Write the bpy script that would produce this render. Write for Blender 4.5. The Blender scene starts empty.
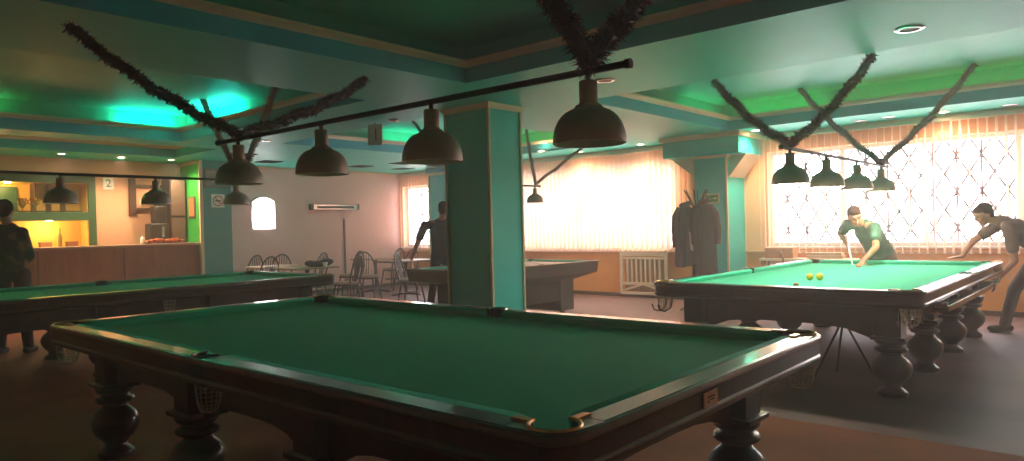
import bpy, bmesh, math, random
from mathutils import Vector, Matrix
random.seed(7)
PI = math.pi
C = bpy.context.scene.collection
sc = bpy.context.scene

# ------------------------------------------------------------------ camera
H = 1.38
F, YAW, PITCH, ROLL = 702.27, math.radians(41.107), math.radians(-0.2865), math.radians(-1.48)
cy, sy = math.cos(YAW), math.sin(YAW)
fw = Vector((cy*math.cos(PITCH), sy*math.cos(PITCH), math.sin(PITCH)))
rt = Vector((sy, -cy, 0)); up = rt.cross(fw)
r2 = math.cos(ROLL)*rt + math.sin(ROLL)*up
u2 = -math.sin(ROLL)*rt + math.cos(ROLL)*up
cam = bpy.data.objects.new('camera', bpy.data.cameras.new('camera'))
C.objects.link(cam)
M = Matrix((r2, u2, -fw)).transposed().to_4x4(); M.translation = Vector((0, 0, H))
cam.matrix_world = M
cam.data.sensor_width = 36; cam.data.lens = F/1024*36
cam.data.clip_start = 0.02; cam.data.clip_end = 300
sc.camera = cam

# ------------------------------------------------------------------ world, exposure
sc.view_settings.view_transform = 'Standard'; sc.view_settings.look = 'None'
sc.view_settings.gamma = 1; sc.view_settings.use_curve_mapping = False
sc.view_settings.exposure = 2.2
sc.cycles.use_denoising = True
sc.cycles.max_bounces = 10; sc.cycles.diffuse_bounces = 7; sc.cycles.transparent_max_bounces = 16
sc.cycles.sample_clamp_indirect = 8
sc.cycles.caustics_reflective = False; sc.cycles.caustics_refractive = False
w = bpy.data.worlds.new('overcast_sky'); sc.world = w; w.use_nodes = True
bg = w.node_tree.nodes['Background']; bg.inputs[0].default_value = (1.0, 0.95, 1.0, 1); bg.inputs[1].default_value = 3.3

def lamp(kind, loc, power, color, size=0.1, size_y=None, rot=None, name='bulb_light', spot=1.6, blend=.6):
    d = bpy.data.lights.new(name, kind); d.energy = power; d.color = color
    if kind == 'AREA':
        d.size = size
        if size_y: d.shape = 'RECTANGLE'; d.size_y = size_y
    else: d.shadow_soft_size = size
    if kind == 'SPOT': d.spot_size = spot; d.spot_blend = blend
    o = bpy.data.objects.new(name, d); C.objects.link(o); o.location = loc
    if rot: o.rotation_euler = rot
    return o
# portals in the three window openings (they add no light of their own, they only help find the sky)
WX, WY = 11.5, 13.8
ZC = 2.80
WINS = [(-1.2, 4.42, 0.95, 2.50), (6.10, 11.6, 0.92, 2.45), (12.35, 13.65, 0.95, 2.45)]  # second opening stretched behind the column, added to light the back wall
for (a, b, z0, z1) in WINS:
    o = lamp('AREA', (WX+.32, (a+b)/2, (z0+z1)/2), 1, (1, 1, 1), b-a, z1-z0, (0, PI/2, 0), 'window_portal')
    o.data.size = z1-z0; o.data.size_y = b-a
    o.data.cycles.is_portal = True

# thin scattering volume added for the veil of window glare and lifted blacks
def haze(density):
    m = bpy.data.materials.new('room_haze'); m.use_nodes = True; nt = m.node_tree
    for n in list(nt.nodes): nt.nodes.remove(n)
    o = nt.nodes.new('ShaderNodeOutputMaterial'); v = nt.nodes.new('ShaderNodeVolumeScatter')
    v.inputs['Color'].default_value = (1, .88, .86, 1); v.inputs['Density'].default_value = density; v.inputs['Anisotropy'].default_value = .45
    nt.links.new(v.outputs[0], o.inputs['Volume'])
    me = bpy.data.meshes.new('haze'); bm = bmesh.new(); bmesh.ops.create_cube(bm, size=1)
    for q in bm.verts: q.co = Vector(((q.co.x+.5)*(11.49+2.19)-2.19, (q.co.y+.5)*(13.79+2.19)-2.19, (q.co.z+.5)*3.2+.005))
    bm.to_mesh(me); bm.free(); me.materials.append(m)
    ob = bpy.data.objects.new('haze', me); C.objects.link(ob); ob['kind'] = 'stuff'; ob['label'] = 'thin haze added to the room air for the veil of window glare'; ob['category'] = 'haze'
sc.cycles.volume_bounces = 1
haze(.019)

# ------------------------------------------------------------------ materials
def lin(c):
    return tuple(((v/255)/12.92 if v/255 <= .04045 else ((v/255+.055)/1.055)**2.4) for v in c)+(1,)
def mat(name, rgb, rough=.6, metal=0, noise=0, nscale=8, bump=0, bscale=60, emit=None, estr=0, spec=.5, coat=0, sheen=0, rgb2=None, nstretch=None):
    m = bpy.data.materials.new(name); m.use_nodes = True
    nt = m.node_tree; b = nt.nodes['Principled BSDF']
    col = lin(rgb)
    b.inputs['Base Color'].default_value = col; b.inputs['Roughness'].default_value = rough
    b.inputs['Metallic'].default_value = metal; b.inputs['Specular IOR Level'].default_value = spec
    b.inputs['Coat Weight'].default_value = coat; b.inputs['Coat Roughness'].default_value = .08
    if sheen: b.inputs['Sheen Weight'].default_value = sheen
    tc = None
    def coords(st):
        t = nt.nodes.new('ShaderNodeTexCoord'); mp = nt.nodes.new('ShaderNodeMapping')
        nt.links.new(t.outputs['Object'], mp.inputs[0])
        if st: mp.inputs['Scale'].default_value = st
        return mp.outputs[0]
    if noise or rgb2:
        n = nt.nodes.new('ShaderNodeTexNoise'); n.inputs['Scale'].default_value = nscale; n.inputs['Detail'].default_value = 5
        nt.links.new(coords(nstretch), n.inputs['Vector'])
        r = nt.nodes.new('ShaderNodeValToRGB'); r.color_ramp.elements[0].position = .35; r.color_ramp.elements[1].position = .65
        c2 = lin(rgb2) if rgb2 else tuple(v*(1-noise) for v in col[:3])+(1,)
        r.color_ramp.elements[0].color = c2; r.color_ramp.elements[1].color = col
        nt.links.new(n.outputs['Fac'], r.inputs[0]); nt.links.new(r.outputs[0], b.inputs['Base Color'])
    if bump:
        n2 = nt.nodes.new('ShaderNodeTexNoise'); n2.inputs['Scale'].default_value = bscale; n2.inputs['Detail'].default_value = 4
        nt.links.new(coords(None), n2.inputs['Vector'])
        bp = nt.nodes.new('ShaderNodeBump'); bp.inputs['Strength'].default_value = bump; bp.inputs['Distance'].default_value = .01
        nt.links.new(n2.outputs['Fac'], bp.inputs['Height']); nt.links.new(bp.outputs[0], b.inputs['Normal'])
    if emit:
        b.inputs['Emission Color'].default_value = lin(emit); b.inputs['Emission Strength'].default_value = estr
    return m
def slat_mat():
    m = bpy.data.materials.new('blind_fabric'); m.use_nodes = True; nt = m.node_tree
    for n in list(nt.nodes): nt.nodes.remove(n)
    o = nt.nodes.new('ShaderNodeOutputMaterial'); mx = nt.nodes.new('ShaderNodeMixShader')
    d = nt.nodes.new('ShaderNodeBsdfDiffuse'); t = nt.nodes.new('ShaderNodeBsdfTranslucent')
    d.inputs[0].default_value = lin((246, 220, 196)); t.inputs[0].default_value = lin((244, 210, 188))
    mx.inputs[0].default_value = .5
    nt.links.new(d.outputs[0], mx.inputs[1]); nt.links.new(t.outputs[0], mx.inputs[2]); nt.links.new(mx.outputs[0], o.inputs[0])
    return m
def glass_mat():
    m = bpy.data.materials.new('window_glass'); m.use_nodes = True; nt = m.node_tree
    for n in list(nt.nodes): nt.nodes.remove(n)
    o = nt.nodes.new('ShaderNodeOutputMaterial'); mx = nt.nodes.new('ShaderNodeMixShader')
    t = nt.nodes.new('ShaderNodeBsdfTransparent'); g = nt.nodes.new('ShaderNodeBsdfGlossy'); g.inputs['Roughness'].default_value = .03
    mx.inputs[0].default_value = .06
    nt.links.new(t.outputs[0], mx.inputs[1]); nt.links.new(g.outputs[0], mx.inputs[2]); nt.links.new(mx.outputs[0], o.inputs[0])
    return m
MT = dict(
    soffit=mat('soffit_paint', (34, 208, 188), .5, noise=.08, nscale=1.5),
    fascia=mat('fascia_bluish', (44, 172, 190), .5, noise=.06, nscale=2),  # bluer teal than the soffit, used on upright faces
    panel=mat('recess_paint', (40, 192, 164), .5, noise=.1, nscale=1.2),
    cream=mat('cream_moulding', (232, 208, 176), .5, bump=.2, bscale=90),
    teal=mat('teal_paint', (24, 206, 204), .5, noise=.08, nscale=3),
    teal_blue=mat('teal_pillar_paint', (12, 150, 142), .5, noise=.08, nscale=3),
    green=mat('bright_green_paint', (54, 190, 70), .5, noise=.08, nscale=3),
    pink=mat('pink_beige_plaster', (255, 212, 208), .8, noise=.06, nscale=3, bump=.15, bscale=120),
    peach=mat('peach_plaster', (240, 190, 146), .75, noise=.06, nscale=3, bump=.15, bscale=120),
    orange=mat('orange_dado', (240, 158, 82), .6, noise=.12, nscale=3),
    bar_wall=mat('bar_wall_paint', (222, 170, 132), .7, noise=.06, nscale=4),
    counter=mat('bar_counter_veneer', (166, 88, 56), .55, rgb2=(136, 66, 44), nscale=2, nstretch=(6, 6, 1)),
    counter_top=mat('bar_counter_top', (188, 142, 110), .4, noise=.15),
    floor=mat('dark_vinyl_floor', (124, 92, 96), .55, rgb2=(88, 66, 72), nscale=1.1, bump=.08, bscale=30, nstretch=(1, .25, 1)),
    rug=mat('reddish_floor', (168, 96, 66), .7, rgb2=(140, 78, 56), spec=.2, nscale=1.4, bump=.08, bscale=30),
    cloth=mat('green_baize', (64, 196, 158), .9, noise=.06, nscale=2, bump=.04, bscale=300, spec=.12),
    cushion=mat('cushion_baize', (50, 194, 162), .85, spec=.2),
    wood=mat('dark_lacquered_mahogany', (74, 34, 26), .32, rgb2=(50, 22, 18), nscale=2.5, nstretch=(6, 6, 6), coat=.8),
    legwood=mat('black_brown_turned_wood', (44, 26, 24), .3, rgb2=(32, 18, 18), nscale=3, coat=.7),
    brass=mat('aged_brass', (206, 150, 92), .3, 1, noise=.2, nscale=30),
    plate=mat('maker_plate', (232, 178, 134), .5, .1, rgb2=(210, 150, 112), nscale=40),
    string=mat('net_string', (190, 180, 160), .9),
    leather=mat('tan_leather', (186, 140, 96), .7, noise=.2, nscale=20),
    black=mat('black_lacquer', (22, 20, 22), .4),
    steel=mat('chrome_steel', (190, 186, 182), .22, 1),
    lampgrey=mat('grey_brown_enamel', (196, 160, 152), .42, .25, noise=.1, nscale=10, bump=.05, bscale=40),
    lampneck=mat('brushed_neck', (196, 158, 140), .45, .35, noise=.1),
    lampin=mat('white_reflector', (236, 226, 214), .5),
    bulb=mat('lit_bulb', (255, 240, 220), .5, emit=(255, 238, 214), estr=14),
    bulboff=mat('frosted_bulb', (220, 215, 205), .4),
    tinsel=mat('dark_tinsel', (100, 74, 80), .6, .1, rgb2=(66, 52, 58), nscale=60),
    tinselg=mat('green_brown_tinsel', (164, 126, 114), .7, .0, rgb2=(120, 96, 88), nscale=60),
    glint=mat('silver_tinsel', (214, 214, 214), .2, 1),
    white=mat('white_plastic', (236, 232, 228), .4),
    offwhite=mat('cream_board', (232, 214, 190), .6),
    radiator=mat('radiator_enamel', (232, 212, 196), .5),
    black_metal=mat('black_metal', (34, 30, 32), .45, .4),
    grille=mat('grey_steel_grille', (104, 98, 108), .6),
    chairwood=mat('dark_bentwood', (66, 44, 42), .4, rgb2=(48, 32, 32), nscale=6, coat=.3),
    chairlight=mat('brown_bentwood', (150, 92, 62), .45, rgb2=(120, 70, 50), nscale=6, coat=.3),
    seatpad=mat('beige_seat', (178, 140, 118), .8, noise=.1),
    tabletop=mat('beige_tabletop', (196, 156, 128), .45, noise=.1),
    tabletop2=mat('olive_tabletop', (150, 134, 92), .5, noise=.12),
    tabledark=mat('dark_tabletop', (92, 66, 60), .4, noise=.1),
    coat=mat('dark_coat', (52, 36, 42), .9, rgb2=(38, 28, 34), nscale=10, bump=.3, bscale=120),
    coat2=mat('black_coat', (38, 28, 32), .9, rgb2=(28, 22, 26), nscale=10, bump=.3, bscale=120),
    grey=mat('grey_lining', (176, 160, 150), .8),
    skin=mat('skin', (196, 132, 100), .55, noise=.08, nscale=12),
    skin2=mat('skin_tan', (184, 122, 94), .55, noise=.08, nscale=12),  # slightly deeper tan than the other skin
    hair=mat('dark_brown_hair', (58, 38, 28), .95, spec=.1, bump=.6, bscale=90),
    shirt_green=mat('green_cotton', (56, 104, 84), .85, rgb2=(46, 88, 72), nscale=9, bump=.35, bscale=18),
    shirt_grey=mat('taupe_cotton', (112, 82, 78), .85, rgb2=(92, 66, 64), nscale=9, bump=.35, bscale=18),
    shirt_plum=mat('plum_cotton', (72, 50, 62), .85, rgb2=(60, 42, 52), nscale=9, bump=.35, bscale=18),
    trousers=mat('dark_trousers', (36, 28, 32), .85, noise=.15, nscale=8, bump=.3, bscale=20),
    shorts=mat('brown_trousers', (92, 66, 60), .85, noise=.15, nscale=8, bump=.3, bscale=20),
    shoe=mat('dark_shoe', (38, 32, 34), .6),
    sole=mat('shoe_sole', (60, 52, 50), .7),
    eye=mat('dark_eye', (24, 18, 16), .3),
    lip=mat('lips', (176, 104, 90), .5),
    niche=mat('niche_yellow', (238, 196, 92), .6, noise=.06),
    niche_green=mat('niche_frame_green', (34, 82, 48), .5, noise=.1),
    gold=mat('gold_cup', (226, 176, 70), .25, 1),
    darkdoor=mat('dark_brown_board', (74, 46, 34), .5, noise=.15),
    machine=mat('dark_machine_enamel', (28, 22, 22), .5, noise=.1),
    machine_light=mat('grey_panel', (120, 96, 86), .5),
    food=mat('orange_packet', (226, 120, 62), .6, rgb2=(190, 80, 40), nscale=30),
    bottle=mat('olive_glass', (120, 104, 50), .15),
    red=mat('red_ink', (196, 44, 40), .6),
    ink=mat('dark_green_ink', (30, 96, 74), .6),
    dk=mat('black_ink', (36, 32, 32), .6),
    exitg=mat('exit_green', (24, 150, 84), .5),
    picture=mat('grey_picture', (160, 150, 140), .5, rgb2=(110, 108, 104), nscale=9),
    pictureg=mat('orange_notice', (222, 140, 90), .6, rgb2=(190, 110, 66), nscale=60),
    frame=mat('brown_frame', (130, 84, 60), .5),
    ball=mat('yellow_ball', (236, 196, 40), .18, coat=.5),
    chalk=mat('orange_chalk', (226, 120, 60), .8),
    cue=mat('pale_maple', (240, 222, 200), .35, coat=.5),
    downlight=mat('lit_downlight', (255, 230, 200), .5, emit=(255, 214, 170), estr=22),
    glow=mat('arch_pane', (255, 255, 255), .5, emit=(255, 250, 246), estr=3.2),
    ceramic=mat('white_ceramic', (240, 238, 232), .25),
    slat=slat_mat(), glass=glass_mat(),
)
def camo():
    m = bpy.data.materials.new('camouflage_cloth'); m.use_nodes = True; nt = m.node_tree; b = nt.nodes['Principled BSDF']
    b.inputs['Roughness'].default_value = .85
    t = nt.nodes.new('ShaderNodeTexCoord'); n = nt.nodes.new('ShaderNodeTexNoise'); n.inputs['Scale'].default_value = 9
    r = nt.nodes.new('ShaderNodeValToRGB'); r.color_ramp.interpolation = 'CONSTANT'
    e = r.color_ramp.elements; e[0].color = lin((40, 34, 28)); e[1].position = .5; e[1].color = lin((70, 62, 42))
    x = e.new(.6); x.color = lin((124, 92, 60)); x = e.new(.45); x.color = lin((54, 50, 36))
    nt.links.new(t.outputs['Object'], n.inputs['Vector']); nt.links.new(n.outputs['Fac'], r.inputs[0]); nt.links.new(r.outputs[0], b.inputs['Base Color'])
    return m
MT['camo'] = camo()

# ------------------------------------------------------------------ mesh helpers
class MB:
    def __init__(s): s.v = []; s.f = []; s.m = []
    def add(s, vs, fs, mi=0, T=None):
        n = len(s.v)
        s.v += [tuple(T @ Vector(p)) if T else tuple(p) for p in vs]
        s.f += [tuple(i+n for i in f) for f in fs]; s.m += [mi]*len(fs); return s
    def box(s, x0, x1, y0, y1, z0, z1, mi=0, T=None):
        return s.add([(x0,y0,z0),(x1,y0,z0),(x1,y1,z0),(x0,y1,z0),(x0,y0,z1),(x1,y0,z1),(x1,y1,z1),(x0,y1,z1)],
            [(0,3,2,1),(4,5,6,7),(0,1,5,4),(1,2,6,5),(2,3,7,6),(3,0,4,7)], mi, T)
    def prism(s, poly, z0, z1, mi=0, T=None):
        n = len(poly)
        vs = [(x,y,z0) for x,y in poly]+[(x,y,z1) for x,y in poly]
        fs = [tuple(range(n-1,-1,-1)), tuple(range(n,2*n))]+[(i,(i+1)%n,n+(i+1)%n,n+i) for i in range(n)]
        return s.add(vs, fs, mi, T)
    def lathe(s, prof, seg=24, mi=0, T=None, cap=True):
        vs = []; fs = []
        for r, z in prof:
            for k in range(seg): a = 2*PI*k/seg; vs.append((r*math.cos(a), r*math.sin(a), z))
        for i in range(len(prof)-1):
            for k in range(seg):
                a, b = i*seg+k, i*seg+(k+1)%seg; fs.append((a, b, b+seg, a+seg))
        if cap:
            if prof[0][0] > 1e-4: fs.append(tuple(range(seg-1,-1,-1)))
            if prof[-1][0] > 1e-4: fs.append(tuple((len(prof)-1)*seg+k for k in range(seg)))
        return s.add(vs, fs, mi, T)
    def tube(s, pts, r, seg=10, mi=0, closed=False, T=None):
        P = [Vector(p) for p in pts]; n = len(P)
        R = r if isinstance(r, (list, tuple)) else [r]*n
        vs = []; fs = []; ref = None
        for i, p in enumerate(P):
            if closed: t = P[(i+1)%n]-P[i-1]
            else: t = P[min(i+1, n-1)]-P[max(i-1, 0)]
            t.normalize()
            if ref is None:
                ref = Vector((0,0,1)) if abs(t.z) < .9 else Vector((1,0,0))
            a = ref-t*ref.dot(t); a.normalize(); ref = a; b = t.cross(a)
            for k in range(seg):
                q = 2*PI*k/seg; vs.append(tuple(p+(a*math.cos(q)+b*math.sin(q))*R[i]))
        for i in range(n if closed else n-1):
            j = (i+1)%n
            for k in range(seg): fs.append((i*seg+k, i*seg+(k+1)%seg, j*seg+(k+1)%seg, j*seg+k))
        if not closed: fs += [tuple(range(seg-1,-1,-1)), tuple((n-1)*seg+k for k in range(seg))]
        return s.add(vs, fs, mi, T)
    def ell(s, c, r, axes=None, seg=20, rings=12, mi=0):
        vs = []; fs = []
        A = axes or (Vector((1,0,0)), Vector((0,1,0)), Vector((0,0,1)))
        for i in range(rings+1):
            t = PI*i/rings
            for k in range(seg):
                q = 2*PI*k/seg; l = (math.sin(t)*math.cos(q)*r[0], math.sin(t)*math.sin(q)*r[1], math.cos(t)*r[2])
                vs.append(tuple(Vector(c)+A[0]*l[0]+A[1]*l[1]+A[2]*l[2]))
        for i in range(rings):
            for k in range(seg): fs.append((i*seg+k, (i+1)*seg+k, (i+1)*seg+(k+1)%seg, i*seg+(k+1)%seg))
        return s.add(vs, fs, mi)
    def cap(s, p0, p1, r0, r1, side=None, k=1.0, seg=16):
        """tapered limb; side = width axis, k = depth/width ratio"""
        p0 = Vector(p0); p1 = Vector(p1); t = (p1-p0); L = t.length; t.normalize()
        a = Vector(side) if side else (Vector((0,0,1)) if abs(t.z) < .9 else Vector((1,0,0)))
        a = a-t*a.dot(t); a.normalize(); b = t.cross(a)
        rows = []
        for i in range(5): th = PI/2*(i/5); rows.append((p0-t*r0*k*math.cos(th), max(math.sin(th), .02)*r0))
        for i in range(7): u = i/6; rows.append((p0.lerp(p1, u), r0+(r1-r0)*u))
        for i in range(1, 6): th = PI/2*(i/5); rows.append((p1+t*r1*k*math.sin(th), max(math.cos(th), .02)*r1))
        vs = []; fs = []
        for c, r in rows:
            for q in range(seg): an = 2*PI*q/seg; vs.append(tuple(c+a*r*math.cos(an)+b*r*k*math.sin(an)))
        for i in range(len(rows)-1):
            for q in range(seg): fs.append((i*seg+q, i*seg+(q+1)%seg, (i+1)*seg+(q+1)%seg, (i+1)*seg+q))
        fs += [tuple(range(seg-1,-1,-1)), tuple((len(rows)-1)*seg+q for q in range(seg))]
        return s.add(vs, fs)
    def build(s, name, m, parent=None, smooth=35, bevel=0, loc=None):
        me = bpy.data.meshes.new(name); me.from_pydata(s.v, [], s.f)
        ms = m if isinstance(m, (list, tuple)) else [m]
        for x in ms: me.materials.append(x)
        if len(ms) > 1: me.polygons.foreach_set('material_index', s.m)
        bm = bmesh.new(); bm.from_mesh(me); bmesh.ops.recalc_face_normals(bm, faces=bm.faces); bm.to_mesh(me); bm.free()
        if smooth:
            me.polygons.foreach_set('use_smooth', [True]*len(me.polygons)); me.set_sharp_from_angle(angle=math.radians(smooth))
        o = bpy.data.objects.new(name, me); C.objects.link(o)
        if parent: o.parent = parent
        if loc: o.location = loc
        if bevel:
            b = o.modifiers.new('bevel', 'BEVEL'); b.width = bevel; b.segments = 2; b.limit_method = 'ANGLE'
        return o
def tag(o, label=None, cat=None, group=None, kind=None):
    if label: o['label'] = label
    if cat: o['category'] = cat
    if group: o['group'] = group
    if kind: o['kind'] = kind
    return o
def empty(name, loc, rz=0):
    o = bpy.data.objects.new(name, None); C.objects.link(o); o.location = loc; o.rotation_euler = (0, 0, rz)
    o.empty_display_size = .1
    return o
def copy_tree(o, parent=None):
    c = o.copy(); C.objects.link(c); c.parent = parent
    for ch in list(o.children): copy_tree(ch, c)
    return c
def struct(name, mb, m, **k):
    o = mb.build(name, m, **k); o['kind'] = 'structure'; return o
def label_part(o, l): o['label'] = l; return o

# ------------------------------------------------------------------ room shell
X0, Y0 = -2.2, -2.2
RX = 4.9        # where the reddish floor ends
mb = MB(); mb.box(RX, WX+.3, Y0, WY+.9, -.1, 0); struct('floor', mb, MT['floor'])
mb = MB(); mb.box(X0, RX, Y0, WY+.9, -.1, 0.0); struct('floor_front', mb, MT['rug'])
# ceiling grid: a slab with rectangular recesses
TR = {'a': (-.4, 4.92, .9, 4.84), 'b': (6.62, 10.5, -1.2, 4.62), 'c': (.2, 4.74, 6.2, 10.75), 'f': (6.02, 10.5, 6.55, 10.05), 'g': (-1.2, 5.6, 11.3, 12.95)}
xs = sorted({X0, WX+.02, 14.9*0+WX+.02} | {v for t in TR.values() for v in t[:2]})
ys = sorted({Y0, WY+.35} | {v for t in TR.values() for v in t[2:]})
HF = .15
mb = MB()
def solid(i, j):
    if i < 0 or j < 0 or i >= len(xs)-1 or j >= len(ys)-1: return False
    cx, cyy = (xs[i]+xs[i+1])/2, (ys[j]+ys[j+1])/2
    return not any(t[0] < cx < t[1] and t[2] < cyy < t[3] for t in TR.values())
for i in range(len(xs)-1):
    for j in range(len(ys)-1):
        if not solid(i, j): continue
        a, b, c, d = xs[i], xs[i+1], ys[j], ys[j+1]
        mb.add([(a,c,ZC),(b,c,ZC),(b,d,ZC),(a,d,ZC)], [(0,3,2,1)], 0)
        mb.add([(a,c,ZC+HF),(b,c,ZC+HF),(b,d,ZC+HF),(a,d,ZC+HF)], [(0,1,2,3)], 0)
        if not solid(i-1, j): mb.add([(a,c,ZC),(a,d,ZC),(a,d,ZC+HF),(a,c,ZC+HF)], [(0,1,2,3)], 1)
        if not solid(i+1, j): mb.add([(b,c,ZC),(b,d,ZC),(b,d,ZC+HF),(b,c,ZC+HF)], [(0,1,2,3)], 1)
        if not solid(i, j-1): mb.add([(a,c,ZC),(b,c,ZC),(b,c,ZC+HF),(a,c,ZC+HF)], [(0,1,2,3)], 1)
        if not solid(i, j+1): mb.add([(a,d,ZC),(b,d,ZC),(b,d,ZC+HF),(a,d,ZC+HF)], [(0,1,2,3)], 1)
me_c = struct('ceiling', mb, [MT['soffit'], MT['fascia']], smooth=0)
mb = MB(); mb.box(X0, WX+.3, Y0, WY+.9, 3.22, 3.3); struct('ceiling_slab', mb, MT['panel'])
for n, (k, (a, b, c, d)) in enumerate(sorted(TR.items())):
    e_ = .22; mb = MB(); z0, z1 = ZC+HF, 3.225
    b_ = min(b+e_, WX-.01)
    for q in ((a-e_, a-e_+.02, c-e_, d+e_), (b_-.02, b_, c-e_, d+e_), (a-e_, b_, c-e_, c-e_+.02), (a-e_, b_, d+e_-.02, d+e_)): mb.box(q[0], q[1], q[2], q[3], z0, z1)
    struct('wall_cove_%s' % ('north', 'east', 'south', 'west', 'bar')[n], mb, MT['panel'], smooth=0)
# mouldings round each recess
def ring_profile(x0, x1, y0, y1, prof, mb):
    """prof: (inward, z) closed polygon swept round a rectangle, mitred"""
    cs = [(x0,y0,1,1),(x1,y0,-1,1),(x1,y1,-1,-1),(x0,y1,1,-1)]
    n = len(prof); vs = []; fs = []
    for (x,y,a,b) in cs:
        for d, z in prof: vs.append((x+a*d, y+b*d, z))
    for i in range(4):
        j = (i+1)%4
        for k in range(n): fs.append((i*n+k, i*n+(k+1)%n, j*n+(k+1)%n, j*n+k))
    mb.add(vs, fs)
for n, (k, t) in enumerate(sorted(TR.items())):
    m2 = MB(); z = ZC+HF
    ring_profile(*t, [(0,z-.005),(.015,z-.005),(.03,z+.012),(.045,z+.022),(.05,z+.045),(.05,z+.058),(-.06,z+.058),(-.06,z)], m2)
    struct('trim_%d' % (n+1), m2, MT['cream'], smooth=50)
# walls
def wall_with_openings(name, y0, y1, holes, m_low, m_up, zsplit):
    mb = MB()
    cuts = sorted({y0, y1} | {v for h in holes for v in h[:2]}); zs = sorted({0, zsplit, 3.3} | {v for h in holes for v in h[2:]})
    for i in range(len(cuts)-1):
        for j in range(len(zs)-1):
            cyy, cz = (cuts[i]+cuts[i+1])/2, (zs[j]+zs[j+1])/2
            if any(h[0] < cyy < h[1] and h[2] < cz < h[3] for h in holes): continue
            mb.box(WX, WX+.3, cuts[i], cuts[i+1], zs[j], zs[j+1], 1 if cz > zsplit else 0)
    bm_o = struct(name, mb, [m_low, m_up], smooth=0)
    return bm_o
wall_with_openings('wall_right', Y0, WY+.3, WINS, MT['orange'], MT['peach'], .86)
mb = MB(); mb.box(6.75, WX+.3, WY, WY+.3, 0, 3.3); struct('wall_back', mb, MT['pink'])
mb = MB(); mb.box(X0-.3, WX+.3, Y0-.3, Y0, 0, 3.3); struct('wall_front', mb, MT['peach'])
mb = MB(); mb.box(X0-.3, X0, Y0, WY+.9, 0, 3.3); struct('wall_left', mb, MT['bar_wall'])
mb = MB(); mb.box(WX-.025, WX, Y0, WY, 0, .07); struct('baseboard_right', mb, MT['darkdoor'], bevel=.004)
mb = MB(); mb.box(6.75, WX, WY-.025, WY, 0, .07); struct('baseboard_back', mb, MT['darkdoor'], bevel=.004)
mb = MB(); mb.box(WX-.05, WX, Y0, WY, ZC-.045, ZC); mb.box(6.75, WX-.05, WY-.05, WY, ZC-.045, ZC); struct('trim_6', mb, MT['cream'], bevel=.008)
mb = MB(); mb.box(WX-.035, WX, Y0, WY, .85, .885); struct('trim_7', mb, MT['peach'], bevel=.006)

# bar alcove wall with two lit niches
BW = 14.1
n0, n1 = 2.6, 4.55      # niche x range; zones z 1.28-1.72 and 1.86-2.36
mb = MB()
mb.box(X0, n0-.6, BW, BW+.6, 0, 3.3); mb.box(n1, 6.8, BW, BW+.6, 0, 3.3)
mb.box(n0-.6, n1, BW, BW+.6, 2.38, 3.3); mb.box(n0-.6, n1, BW, BW+.6, 0, 1.2)
struct('wall_bar', mb, MT['bar_wall'], smooth=0)
mb = MB(); a, b = n0-.6, n1
mb.box(a, b, BW+.42, BW+.5, 1.2, 2.38); mb.box(a, a+.02, BW+.05, BW+.45, 1.2, 2.38); mb.box(b-.02, b, BW+.05, BW+.45, 1.2, 2.38)
mb.box(a, b, BW+.05, BW+.45, 2.36, 2.38); mb.box(a, b, BW+.05, BW+.45, 1.2, 1.22)
struct('wall_niche', mb, MT['niche'], smooth=0)
sh = empty('bar_shelf_unit', (0, BW, 0)); tag(sh, 'dark green frame around the two lit yellow niches behind the bar counter', 'shelf')
mb = MB(); mb.box(a-.02, b+.1, -.05, 0, 2.36, 2.50); mb.box(b-.02, b+.1, -.05, 0, 1.2, 2.36); mb.build('frame', MT['niche_green'], sh, bevel=.006)
mb = MB(); mb.box(a, b-.02, -.05, .40, 1.70, 1.84); mb.build('shelf_board', MT['niche_green'], sh, bevel=.006)
mb = MB(); mb.box(a, b-.02, .30, .40, 1.86, 1.88); mb.box(2.75, 3.55, .36, .41, 1.87, 2.3); mb.build('back_board', MT['niche_green'], sh)
for x in (3.75, 3.98, 4.2):
    mb = MB(); mb.box(x-.01, x+.01, .1, .36, 1.85, 2.35); mb.build('divider', MT['darkdoor'], sh)
for (x, z) in ((3.35, 2.355), (3.95, 1.70)):
    mb = MB(); mb.lathe([(0, -.004), (.045, -.004), (.05, .002)], 16, T=Matrix.Translation((x, .12, z))); mb.build('shelf_light', MT['downlight'], sh)
    lamp('POINT', (x, BW+.12, z-.07), 4.5 if z < 2 else 2.2, (1, .55, .2), .04, name='niche_light')

# pillar at the end of the bar
pil = MB()
PX0, PX1, PY0, PY1 = 6.15, 6.75, 13.15, 14.1
pil.box(PX0, PX1, PY0, PY1, 0, ZC)
for i in range(len(pil.f)): pil.m[i] = 1
pil.m[5] = 0
p = pil.build('column_bar', [MT['green'], MT['teal_blue']], smooth=0); p['kind'] = 'structure'
mb = MB()
for (x, y) in ((PX0, PY0),): mb.box(x-.03, x+.03, y-.03, y+.03, 0, ZC)
mb.box(PX0-.03, PX0, PY1-.1, PY1-.04, 1.2, ZC); mb.box(PX0-.03, PX0, PY0, PY1-.05, ZC-.07, ZC)
struct('trim_8', mb, MT['cream'], bevel=.006)

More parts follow.
